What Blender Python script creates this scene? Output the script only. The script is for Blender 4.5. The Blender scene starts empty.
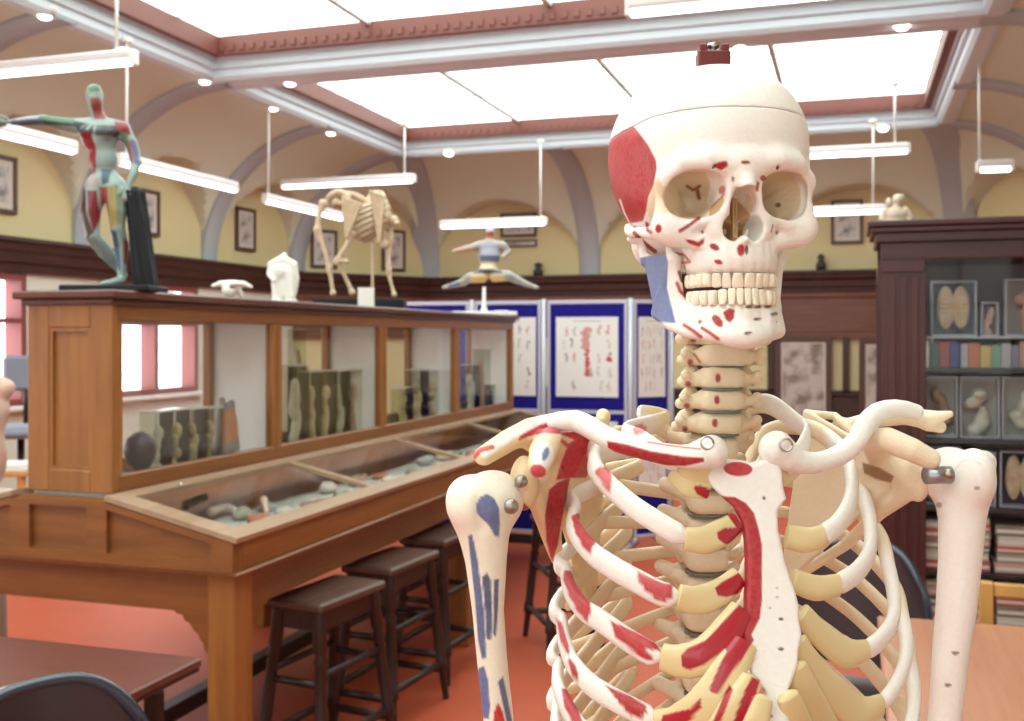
import bpy, math, random
import numpy as np
from mathutils import Vector, Matrix
random.seed(7); np.random.seed(7)
PI = math.pi
C = bpy.context.scene.collection
F = 1047.0                 # focal length in pixels of the 1024 px wide frame
HOR = 338.0                # row of the horizon
EYE = 1.5                  # camera height
TH = math.atan(338/1047.)  # the room axis points this far right of the camera axis
CT, ST = math.cos(TH), math.sin(TH)

# ------------------------------------------------------------------ tagging
def tag(o, label=None, cat=None, group=None, kind=None):
    if label: o['label'] = label
    if cat: o['category'] = cat
    if group: o['group'] = group
    if kind: o['kind'] = kind
    return o
def empty(name, loc=(0,0,0), rz=0.0, label=None, cat=None, group=None):
    o = bpy.data.objects.new(name, None); C.objects.link(o)
    o.location = loc; o.rotation_euler = (0,0,rz); o.empty_display_size = .05
    return tag(o, label, cat, group)
def copy_tree(o, parent=None):
    c = o.copy(); C.objects.link(c); c.parent = parent
    for ch in list(o.children): copy_tree(ch, c)
    return c
def child_copy(o):
    c = o.copy(); C.objects.link(c); return c

# ------------------------------------------------------------------ materials
MATS = {}
def mat(name, col, rough=.5, metal=0., spec=.5, bump=None, noise=None, emit=None, trans=0., alpha=1., coat=0., attr=False, sss=0.):
    if name in MATS: return MATS[name]
    m = bpy.data.materials.new(name); m.use_nodes = True
    nt = m.node_tree; b = nt.nodes['Principled BSDF']; L = nt.links
    b.inputs['Base Color'].default_value = (*col, 1)
    b.inputs['Roughness'].default_value = rough
    b.inputs['Metallic'].default_value = metal
    b.inputs['Specular IOR Level'].default_value = spec
    b.inputs['Transmission Weight'].default_value = trans
    b.inputs['Alpha'].default_value = alpha
    b.inputs['Coat Weight'].default_value = coat
    if sss:
        b.inputs['Subsurface Weight'].default_value = sss
        b.inputs['Subsurface Radius'].default_value = (.01,.006,.003)
    tc = nt.nodes.new('ShaderNodeTexCoord')
    src = None
    if attr:
        a = nt.nodes.new('ShaderNodeAttribute'); a.attribute_name = 'Col'; src = a.outputs['Color']
    if noise:                       # (scale, amount, second colour)
        n = nt.nodes.new('ShaderNodeTexNoise'); n.inputs['Scale'].default_value = noise[0]; n.inputs['Detail'].default_value = 5
        L.new(tc.outputs['Object'], n.inputs['Vector'])
        mx = nt.nodes.new('ShaderNodeMix'); mx.data_type = 'RGBA'
        r = nt.nodes.new('ShaderNodeMapRange'); r.inputs[1].default_value = .35; r.inputs[2].default_value = .7
        r.inputs[4].default_value = noise[1]
        L.new(n.outputs['Fac'], r.inputs[0]); L.new(r.outputs[0], mx.inputs[0])
        if src: L.new(src, mx.inputs[6])
        else: mx.inputs[6].default_value = (*col,1)
        mx.inputs[7].default_value = (*noise[2],1)
        src = mx.outputs[2]
    if src: L.new(src, b.inputs['Base Color'])
    if bump:                        # (scale, strength)
        n2 = nt.nodes.new('ShaderNodeTexNoise'); n2.inputs['Scale'].default_value = bump[0]; n2.inputs['Detail'].default_value = 4
        L.new(tc.outputs['Object'], n2.inputs['Vector'])
        bp = nt.nodes.new('ShaderNodeBump'); bp.inputs['Strength'].default_value = bump[1]; bp.inputs['Distance'].default_value = .002
        L.new(n2.outputs['Fac'], bp.inputs['Height']); L.new(bp.outputs[0], b.inputs['Normal'])
    if emit:
        b.inputs['Emission Color'].default_value = (*emit[0],1); b.inputs['Emission Strength'].default_value = emit[1]
    MATS[name] = m
    return m
def wood(name, c1, c2, scale=(1,1,1), rough=.35, grain=18., coat=.2):
    """grain runs along the axis with the smallest scale"""
    if name in MATS: return MATS[name]
    m = bpy.data.materials.new(name); m.use_nodes = True
    nt = m.node_tree; b = nt.nodes['Principled BSDF']; L = nt.links
    tc = nt.nodes.new('ShaderNodeTexCoord'); mp = nt.nodes.new('ShaderNodeMapping')
    mp.inputs['Scale'].default_value = scale
    n = nt.nodes.new('ShaderNodeTexNoise'); n.inputs['Scale'].default_value = grain; n.inputs['Detail'].default_value = 6
    n.inputs['Roughness'].default_value = .65
    L.new(tc.outputs['Object'], mp.inputs[0]); L.new(mp.outputs[0], n.inputs['Vector'])
    cr = nt.nodes.new('ShaderNodeValToRGB'); cr.color_ramp.elements[0].position = .3; cr.color_ramp.elements[1].position = .7
    cr.color_ramp.elements[0].color = (*c1,1); cr.color_ramp.elements[1].color = (*c2,1)
    L.new(n.outputs['Fac'], cr.inputs[0]); L.new(cr.outputs[0], b.inputs['Base Color'])
    b.inputs['Roughness'].default_value = rough; b.inputs['Coat Weight'].default_value = coat
    b.inputs['Coat Roughness'].default_value = .25
    MATS[name] = m
    return m
def glass(name='clear_glass', a=.06, tint=(1,1,1)):
    """thin pane: a see-through sheet with a faint sharp reflection"""
    if name in MATS: return MATS[name]
    m = bpy.data.materials.new(name); m.use_nodes = True
    nt = m.node_tree; nt.nodes.clear(); L = nt.links
    out = nt.nodes.new('ShaderNodeOutputMaterial'); mix = nt.nodes.new('ShaderNodeMixShader')
    t = nt.nodes.new('ShaderNodeBsdfTransparent'); t.inputs[0].default_value = (*tint,1)
    g = nt.nodes.new('ShaderNodeBsdfGlossy'); g.inputs['Roughness'].default_value = .02
    lw = nt.nodes.new('ShaderNodeLayerWeight'); lw.inputs[0].default_value = .25
    ad = nt.nodes.new('ShaderNodeMath'); ad.operation = 'MULTIPLY_ADD'; ad.inputs[1].default_value = .10; ad.inputs[2].default_value = a
    L.new(lw.outputs['Fresnel'], ad.inputs[0]); L.new(ad.outputs[0], mix.inputs[0])
    L.new(t.outputs[0], mix.inputs[1]); L.new(g.outputs[0], mix.inputs[2]); L.new(mix.outputs[0], out.inputs[0])
    MATS[name] = m
    return m
def emis(name, col, st):
    if name in MATS: return MATS[name]
    m = bpy.data.materials.new(name); m.use_nodes = True
    nt = m.node_tree; nt.nodes.clear()
    e = nt.nodes.new('ShaderNodeEmission'); e.inputs[0].default_value = (*col,1); e.inputs[1].default_value = st
    o = nt.nodes.new('ShaderNodeOutputMaterial'); nt.links.new(e.outputs[0], o.inputs[0])
    MATS[name] = m
    return m

# ------------------------------------------------------------------ mesh builder
class MB:
    def __init__(s): s.v = []; s.f = []; s.mi = []; s.cur = 0
    def box(s, x0,x1,y0,y1,z0,z1, bev=0.0):
        if x0>x1: x0,x1=x1,x0
        if y0>y1: y0,y1=y1,y0
        if z0>z1: z0,z1=z1,z0
        if bev<=0:
            i=len(s.v); s.v += [(x,y,z) for z in (z0,z1) for y in (y0,y1) for x in (x0,x1)]
            for q in ((0,2,3,1),(4,5,7,6),(0,1,5,4),(2,6,7,3),(0,4,6,2),(1,3,7,5)):
                s.f.append(tuple(i+k for k in q)); s.mi.append(s.cur)
            return s
        b=min(bev,(x1-x0)*.45,(y1-y0)*.45,(z1-z0)*.45)
        # chamfered box: 24 vertices
        i=len(s.v); idx={}
        X=(x0,x1);Y=(y0,y1);Z=(z0,z1)
        for a in (0,1):
            for c in (0,1):
                for d in (0,1):
                    sx=1-2*a; sy=1-2*c; sz=1-2*d
                    for ax in range(3):
                        p=[X[a]+sx*b,Y[c]+sy*b,Z[d]+sz*b]
                        p[ax]=(X[a],Y[c],Z[d])[ax]
                        idx[(a,c,d,ax)]=len(s.v); s.v.append(tuple(p))
        def add(q): s.f.append(tuple(q)); s.mi.append(s.cur)
        for ax in range(3):
            o1,o2=[k for k in range(3) if k!=ax]
            for e in (0,1):
                q=[]
                for (u,w) in ((0,0),(1,0),(1,1),(0,1)):
                    k=[0,0,0]; k[ax]=e; k[o1]=u; k[o2]=w; q.append(idx[(*k,ax)])
                if (e==0) != (ax==1): q=q[::-1]
                add(q)
        for ax in range(3):       # edges parallel to ax
            o1,o2=[k for k in range(3) if k!=ax]
            for u in (0,1):
                for w in (0,1):
                    q=[]
                    for (e,face) in ((0,o1),(1,o1),(1,o2),(0,o2)):
                        k=[0,0,0]; k[ax]=e; k[o1]=u; k[o2]=w; q.append(idx[(*k,face)])
                    add(q)
        for a in (0,1):
            for c in (0,1):
                for d in (0,1): add([idx[(a,c,d,0)],idx[(a,c,d,1)],idx[(a,c,d,2)]])
        return s
    def tube(s, pts, rad, n=10, cap=True, flat=None):
        """round bar through pts; rad number or list"""
        P=[Vector(p) for p in pts]; R=rad if isinstance(rad,(list,tuple)) else [rad]*len(P)
        rings=[]; up=None
        for k,p in enumerate(P):
            t=(P[min(k+1,len(P)-1)]-P[max(k-1,0)]).normalized()
            if up is None:
                up=Vector((0,0,1)) if abs(t.z)<.9 else Vector((1,0,0))
            a=t.cross(up).normalized(); b=a.cross(t).normalized(); up=b
            i=len(s.v)
            for j in range(n):
                w=2*PI*j/n
                s.v.append(tuple(p+a*math.cos(w)*R[k]+b*math.sin(w)*R[k]*(flat or 1)))
            rings.append(i)
        for r0,r1 in zip(rings,rings[1:]):
            for j in range(n):
                s.f.append((r0+j,r0+(j+1)%n,r1+(j+1)%n,r1+j)); s.mi.append(s.cur)
        if cap:
            s.f.append(tuple(rings[0]+j for j in reversed(range(n)))); s.mi.append(s.cur)
            s.f.append(tuple(rings[-1]+j for j in range(n))); s.mi.append(s.cur)
        return s
    def lathe(s, prof, cx=0,cy=0,cz=0,n=20):
        rings=[]
        for (r,z) in prof:
            i=len(s.v)
            for j in range(n):
                w=2*PI*j/n; s.v.append((cx+r*math.cos(w),cy+r*math.sin(w),cz+z))
            rings.append(i)
        for r0,r1 in zip(rings,rings[1:]):
            for j in range(n):
                s.f.append((r0+j,r0+(j+1)%n,r1+(j+1)%n,r1+j)); s.mi.append(s.cur)
        s.f.append(tuple(rings[0]+j for j in reversed(range(n)))); s.mi.append(s.cur)
        s.f.append(tuple(rings[-1]+j for j in range(n))); s.mi.append(s.cur)
        return s
    def prism(s, poly, a0, a1, axis=1):
        """polygon given in the two other axes, pushed from a0 to a1 along axis"""
        def mk(p,a):
            q=list(p); q.insert(axis,a); return tuple(q)
        i=len(s.v); n=len(poly)
        s.v+=[mk(p,a0) for p in poly]+[mk(p,a1) for p in poly]
        s.f.append(tuple(i+k for k in range(n))); s.mi.append(s.cur)
        s.f.append(tuple(i+n+k for k in reversed(range(n)))); s.mi.append(s.cur)
        for k in range(n):
            s.f.append((i+k,i+n+k,i+n+(k+1)%n,i+(k+1)%n)); s.mi.append(s.cur)
        return s
    def quad(s, a,b,c,d):
        i=len(s.v); s.v+=[a,b,c,d]; s.f.append((i,i+1,i+2,i+3)); s.mi.append(s.cur); return s
    def add(s, o, M):
        i=len(s.v); s.v+=[tuple(M@Vector(p)) for p in o.v]
        s.f+=[tuple(i+k for k in q) for q in o.f]; s.mi+=o.mi; return s
    def build(s, name, m, parent=None, smooth=False, loc=None, rot=None, autos=None):
        me=bpy.data.meshes.new(name); me.from_pydata(s.v,[],s.f)
        for mm in (m if isinstance(m,(list,tuple)) else [m]): me.materials.append(mm)
        for p,k in zip(me.polygons,s.mi): p.material_index=k
        import bmesh
        bm=bmesh.new(); bm.from_mesh(me); bmesh.ops.recalc_face_normals(bm, faces=bm.faces)
        bm.to_mesh(me); bm.free()
        if smooth or autos:
            for p in me.polygons: p.use_smooth=True
            if autos: me.set_sharp_from_angle(angle=math.radians(autos))
        o=bpy.data.objects.new(name,me); C.objects.link(o)
        if parent: o.parent=parent
        if loc: o.location=loc
        if rot: o.rotation_euler=rot
        return o

# ------------------------------------------------------------------ solid modelling by distance fields
class Field:
    """a block of space holding distances to a solid; pieces are blended in, cut out and finally skinned"""
    def __init__(s, lo, hi, h, sym=False):
        s.lo=np.array(lo,float); s.h=h
        n=np.ceil((np.array(hi,float)-s.lo)/h).astype(int)+1
        s.n=n; s.ax=[(s.lo[k]+h*np.arange(n[k])).astype(np.float32) for k in range(3)]
        s.sym=sym
        s.d=np.full(tuple(n),np.float32(8*h),np.float32)
    def _win(s, lo, hi, m):
        sl=[]
        for k in range(3):
            a=int(np.floor((lo[k]-m-s.lo[k])/s.h)); b=int(np.ceil((hi[k]+m-s.lo[k])/s.h))+1
            a=max(0,a); b=min(s.n[k],b)
            if b<=a: return None
            sl.append(slice(a,b))
        return tuple(sl)
    def _grid(s, sl, mirror):
        X=s.ax[0][sl[0]][:,None,None]; Y=s.ax[1][sl[1]][None,:,None]; Z=s.ax[2][sl[2]][None,None,:]
        return (-X if mirror else X),Y,Z
    def op(s, fn, lo, hi, k=0., cut=False):
        m=k+4*s.h
        for mir in ((False,True) if s.sym else (False,)):
            l=list(lo);h_=list(hi)
            if mir: l[0],h_[0]=-hi[0],-lo[0]
            sl=s._win(l,h_,m)
            if sl is None: continue
            X,Y,Z=s._grid(sl,mir)
            b=fn(X,Y,Z).astype(np.float32); a=s.d[sl]
            if cut:
                b=-b
                if k>0:
                    w=np.maximum(k-np.abs(a-b),0)/k; r=np.maximum(a,b)+w*w*k*.25
                else: r=np.maximum(a,b)
            else:
                if k>0:
                    w=np.maximum(k-np.abs(a-b),0)/k; r=np.minimum(a,b)-w*w*k*.25
                else: r=np.minimum(a,b)
            s.d[sl]=r
        return s
    def ell(s, c, r, k=0., cut=False, M=None, p=2.):
        c=np.array(c,float); r=np.array(r,float)
        R=np.eye(3) if M is None else np.array(M.to_3x3())
        def fn(X,Y,Z):
            x,y,z=X-c[0],Y-c[1],Z-c[2]
            if M is not None:
                x,y,z=[R[0,i]*x+R[1,i]*y+R[2,i]*z for i in range(3)]
            x,y,z=np.abs(x)/r[0],np.abs(y)/r[1],np.abs(z)/r[2]
            if p==2.:
                q=np.sqrt(x*x+y*y+z*z)+1e-6
                g=np.sqrt((x/r[0])**2+(y/r[1])**2+(z/r[2])**2)+1e-6
                return q*(q-1)/g
            q=(x**p+y**p+z**p)**(1/p)
            return (q-1)*r.min()
        e=r.max() if M is not None else r
        return s.op(fn, c-e, c+e, k, cut)
    def cap(s, a, b, ra, rb=None, k=0., cut=False, sq=None):
        """tapered capsule; sq=(sx,sy,sz) squashes distances along world axes"""
        a=np.array(a,float); b=np.array(b,float); rb=ra if rb is None else rb
        S=np.array(sq or (1,1,1),float)
        A=a*S; B=b*S; ab=B-A; L=float(ab@ab)+1e-12
        def fn(X,Y,Z):
            x,y,z=X*S[0]-A[0],Y*S[1]-A[1],Z*S[2]-A[2]
            t=np.clip((x*ab[0]+y*ab[1]+z*ab[2])/L,0,1)
            return np.sqrt((x-t*ab[0])**2+(y-t*ab[1])**2+(z-t*ab[2])**2)-(ra+(rb-ra)*t)
        m=max(ra,rb)/min(S.min(),1)
        return s.op(fn, np.minimum(a,b)-m, np.maximum(a,b)+m, k, cut)
    def chain(s, pts, rs, k=0., cut=False, sq=None):
        """one bent, tapering bar through pts"""
        if not isinstance(rs,(list,tuple)): rs=[rs]*len(pts)
        S=np.array(sq or (1,1,1),float); P=np.array(pts,float); segs=[]
        for p,q,r0,r1 in zip(P,P[1:],rs,rs[1:]):
            A=p*S; ab=q*S-A; segs.append((A,ab,float(ab@ab)+1e-12,r0,r1))
        def fn(X,Y,Z):
            d=None
            for A,ab,L,r0,r1 in segs:
                x,y,z=X*S[0]-A[0],Y*S[1]-A[1],Z*S[2]-A[2]
                t=np.clip((x*ab[0]+y*ab[1]+z*ab[2])/L,0,1)
                e=np.sqrt((x-t*ab[0])**2+(y-t*ab[1])**2+(z-t*ab[2])**2)-(r0+(r1-r0)*t)
                d=e if d is None else np.minimum(d,e)
            return d
        m=max(rs)/min(S.min(),1)
        return s.op(fn, P.min(0)-m, P.max(0)+m, k, cut)
    def box(s, c, hs, rnd=0., k=0., cut=False, M=None):
        c=np.array(c,float); hs=np.array(hs,float)
        R=np.eye(3) if M is None else np.array(M.to_3x3())
        def fn(X,Y,Z):
            x,y,z=X-c[0],Y-c[1],Z-c[2]
            x,y,z=[R[0,i]*x+R[1,i]*y+R[2,i]*z for i in range(3)]
            qx,qy,qz=np.abs(x)-hs[0]+rnd,np.abs(y)-hs[1]+rnd,np.abs(z)-hs[2]+rnd
            return np.sqrt(np.maximum(qx,0)**2+np.maximum(qy,0)**2+np.maximum(qz,0)**2)+np.minimum(np.maximum(qx,np.maximum(qy,qz)),0)-rnd
        e=np.linalg.norm(hs) if M is not None else hs
        return s.op(fn, c-e, c+e, k, cut)
    def tri(s, a, b, c, th, k=0., cut=False):
        """flat triangular plate with rounded rim"""
        a,b,c=[np.array(p,float) for p in (a,b,c)]
        ba,cb,ac=b-a,c-b,a-c; n=np.cross(ba,ac)
        def fn(X,Y,Z):
            def sub(p): return (X-p[0],Y-p[1],Z-p[2])
            def dot(u,v): return u[0]*v[0]+u[1]*v[1]+u[2]*v[2]
            pa,pb,pc=sub(a),sub(b),sub(c)
            sg=(np.sign(dot(pa,np.cross(ba,n)))+np.sign(dot(pb,np.cross(cb,n)))+np.sign(dot(pc,np.cross(ac,n))))
            def seg(p,e):
                t=np.clip(dot(p,e)/float(e@e),0,1)
                return (e[0]*t-p[0])**2+(e[1]*t-p[1])**2+(e[2]*t-p[2])**2
            e=np.minimum(np.minimum(seg(pa,ba),seg(pb,cb)),seg(pc,ac))
            f=dot(pa,n)**2/float(n@n)
            return np.sqrt(np.where(sg<2.,e,f))-th
        P=np.array([a,b,c])
        return s.op(fn, P.min(0)-th, P.max(0)+th, k, cut)
    def mesh(s):
        d=s.d; n=d.shape; ins=d<0
        # surface nets
        c=np.zeros(tuple(k-1 for k in n),np.uint8)
        sl0=slice(0,-1); sl1=slice(1,None)
        for dx in (0,1):
            for dy in (0,1):
                for dz in (0,1):
                    c+=ins[(sl0,sl1)[dx],(sl0,sl1)[dy],(sl0,sl1)[dz]]
        act=np.argwhere((c>0)&(c<8))
        idx=-np.ones(c.shape,np.int64); idx[act[:,0],act[:,1],act[:,2]]=np.arange(len(act))
        acc=np.zeros((len(act),3)); cnt=np.zeros(len(act))
        corners=[(i,j,k) for i in (0,1) for j in (0,1) for k in (0,1)]
        for p in corners:
            for ax in range(3):
                if p[ax]: continue
                q=list(p); q[ax]=1
                vp=d[act[:,0]+p[0],act[:,1]+p[1],act[:,2]+p[2]]; vq=d[act[:,0]+q[0],act[:,1]+q[1],act[:,2]+q[2]]
                m=(vp<0)!=(vq<0)
                t=np.where(m,vp/np.where(m,vp-vq,1),0)
                pos=np.tile(np.array(p,float),(len(act),1)); pos[:,ax]+=t
                acc[m]+=pos[m]; cnt[m]+=1
        V=s.lo+s.h*(act+acc/cnt[:,None])
        faces=[]
        for ax in range(3):
            o1,o2=[(1,2),(2,0),(0,1)][ax]
            a=[slice(None)]*3; b=[slice(None)]*3; a[ax]=sl0; b[ax]=sl1
            e=ins[tuple(a)]!=ins[tuple(b)]
            E=np.argwhere(e)
            ok=(E[:,o1]>0)&(E[:,o2]>0)&(E[:,o1]<n[o1]-1)&(E[:,o2]<n[o2]-1); E=E[ok]
            sgn=ins[E[:,0],E[:,1],E[:,2]]
            def at(u,w):
                q=E.copy(); q[:,o1]-=u; q[:,o2]-=w; return idx[q[:,0],q[:,1],q[:,2]]
            Q=np.stack([at(1,1),at(0,1),at(0,0),at(1,0)],1)
            Q[~sgn]=Q[~sgn][:,::-1]
            faces.append(Q)
        Fq=np.concatenate(faces)
        return V,Fq
def np_mesh(name, V, Fq, m, parent=None, cols=None, smooth=True):
    me=bpy.data.meshes.new(name)
    me.vertices.add(len(V)); me.vertices.foreach_set('co',np.asarray(V,np.float32).ravel())
    me.loops.add(Fq.size); me.loops.foreach_set('vertex_index',Fq.astype(np.int32).ravel())
    me.polygons.add(len(Fq)); me.polygons.foreach_set('loop_start',np.arange(0,Fq.size,Fq.shape[1],dtype=np.int32))
    me.update(calc_edges=True)
    if smooth: me.polygons.foreach_set('use_smooth',np.ones(len(Fq),bool))
    if cols is not None:
        a=me.color_attributes.new('Col','FLOAT_COLOR','POINT')
        a.data.foreach_set('color',np.concatenate([cols,np.ones((len(cols),1))],1).astype(np.float32).ravel())
    for mm in (m if isinstance(m,(list,tuple)) else [m]): me.materials.append(mm)
    me.validate()
    o=bpy.data.objects.new(name,me); C.objects.link(o)
    if parent: o.parent=parent
    return o
def vnormals(V,Fq):
    e1=V[Fq[:,2]]-V[Fq[:,0]]; e2=V[Fq[:,-1]]-V[Fq[:,1]]
    fn=np.cross(e1,e2); N=np.zeros_like(V)
    for k in range(Fq.shape[1]): np.add.at(N,Fq[:,k],fn)
    return N/(np.linalg.norm(N,axis=1,keepdims=True)+1e-12)
def in_poly(px,py,poly):
    r=np.zeros(len(px),bool); n=len(poly)
    for i in range(n):
        x0,y0=poly[i]; x1,y1=poly[i-1]
        c=((y0>py)!=(y1>py)); 
        with np.errstate(divide='ignore',invalid='ignore'):
            r^=c&(px<(x1-x0)*(py-y0)/(y1-y0+1e-12)+x0)
    return r
def spline(pts, n):
    """smooth curve through pts (Catmull-Rom), n samples evenly spaced by length"""
    P=np.array(pts,float); P=np.vstack([2*P[0]-P[1],P,2*P[-1]-P[-2]])
    out=[]
    for i in range(1,len(P)-2):
        t=np.linspace(0,1,24,endpoint=False)[:,None]
        p0,p1,p2,p3=P[i-1],P[i],P[i+1],P[i+2]
        out.append(.5*((2*p1)+(-p0+p2)*t+(2*p0-5*p1+4*p2-p3)*t**2+(-p0+3*p1-3*p2+p3)*t**3))
    out.append(P[-2][None]); Q=np.vstack(out)
    L=np.concatenate([[0],np.cumsum(np.linalg.norm(np.diff(Q[:,:3],axis=0),axis=1))])
    t=np.linspace(0,L[-1],n)
    return np.stack([np.interp(t,L,Q[:,k]) for k in range(Q.shape[1])],1)
# ================================================================== THE SKELETON
R0, F0 = .169, .86
SKB = (R0*CT-F0*ST, R0*ST+F0*CT, 0)
def SP(px,py,s): return np.array([(px-512)/F*s-R0, s-F0, (HOR-py)/F*s+EYE])
def WP(px,py,s):
    r=(px-512)/F*s; return (r*CT-s*ST, r*ST+s*CT, (HOR-py)/F*s+EYE)
def to_px(V): 
    s=V[:,1]+F0
    return 512+F*(V[:,0]+R0)/s, HOR-F*(V[:,2]-EYE)/s
WHITE=(.88,.84,.785); CREAM=(.80,.66,.47); TAN=(.68,.45,.23); RED=(.40,.012,.026); DRED=(.30,.012,.02)
BLUE=(.10,.14,.36); YEL=(.74,.59,.31); GREY=(.25,.24,.25); INK=(.10,.07,.06)
BONE = mat('painted_bone', WHITE, rough=.42, spec=.4, attr=True, noise=(260,.10,(.62,.45,.28)), bump=(420,.25), sss=.0)
CART = mat('cartilage', YEL, rough=.32, spec=.5, attr=True, coat=.25, bump=(90,.2))
TOOTH= mat('tooth_enamel',(.86,.78,.62),rough=.25,coat=.3)
STEEL= mat('steel',(.55,.53,.50),rough=.28,metal=1.)
BRASSY=mat('dull_screw',(.36,.33,.28),rough=.35,metal=.9)
DISC = mat('disc_rubber',(.16,.17,.14),rough=.5)

def P_(*pts): return ('p',pts)
def S_(w,*pts): return ('s',w,pts)
def E_(cx,cy,rx,ry,a=0): return ('e',cx,cy,rx,ry,a)
def paint(V,N,cols,marks,front=.25):
    px,py=to_px(V); face=N[:,1]<front
    for shape,col in marks:
        if shape[0]=='e':
            a=math.radians(shape[5]); dx=px-shape[1]; dy=py-shape[2]
            u=dx*math.cos(a)+dy*math.sin(a); v=-dx*math.sin(a)+dy*math.cos(a)
            q=np.sqrt((u/shape[3])**2+(v/shape[4])**2)+1e-6
            sd=(q-1)*np.minimum(np.hypot(u,v)/q,max(shape[3],shape[4]))
        else:
            pts=list(shape[2] if shape[0]=='s' else shape[1])
            if shape[0]=='p': pts.append(pts[0])
            d=np.full(len(V),1e9)
            for (x0,y0),(x1,y1) in zip(pts,pts[1:]):
                ex,ey=x1-x0,y1-y0; t=np.clip(((px-x0)*ex+(py-y0)*ey)/(ex*ex+ey*ey+1e-9),0,1)
                d=np.minimum(d,np.hypot(px-x0-t*ex,py-y0-t*ey))
            sd=d-shape[1]/2 if shape[0]=='s' else np.where(in_poly(px,py,shape[1]),-d,d)
        k=np.clip(.5-sd/1.3,0,1)*face
        cols[:]=cols*(1-k[:,None])+np.array(col)*k[:,None]
    return cols
def orient(V,Q):
    v0=V[Q[:,0]];v1=V[Q[:,1]];v2=V[Q[:,2]];v3=V[Q[:,3]]
    vol=(np.einsum('ij,ij->i',v0,np.cross(v1,v2))+np.einsum('ij,ij->i',v0,np.cross(v2,v3))).sum()
    return Q if vol>0 else Q[:,::-1].copy()
def bone(name, fld, parent, marks=(), base=WHITE, xf=None, m=None, colfn=None, front=.25):
    V,Q=fld.mesh() if isinstance(fld,Field) else fld
    if xf is not None: V=xf(V)
    Q=orient(V-V.mean(0),Q)
    N=vnormals(V,Q); cols=np.tile(np.array(base,float),(len(V),1))
    if colfn is not None: colfn(V,N,cols)
    paint(V,N,cols,marks,front)
    return np_mesh(name,V,Q,m or BONE,parent,cols)

skel = empty('skeleton', SKB, TH, 'life-size human skeleton model with red and blue painted muscle areas, hanging on its stand', 'skeleton')

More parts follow.
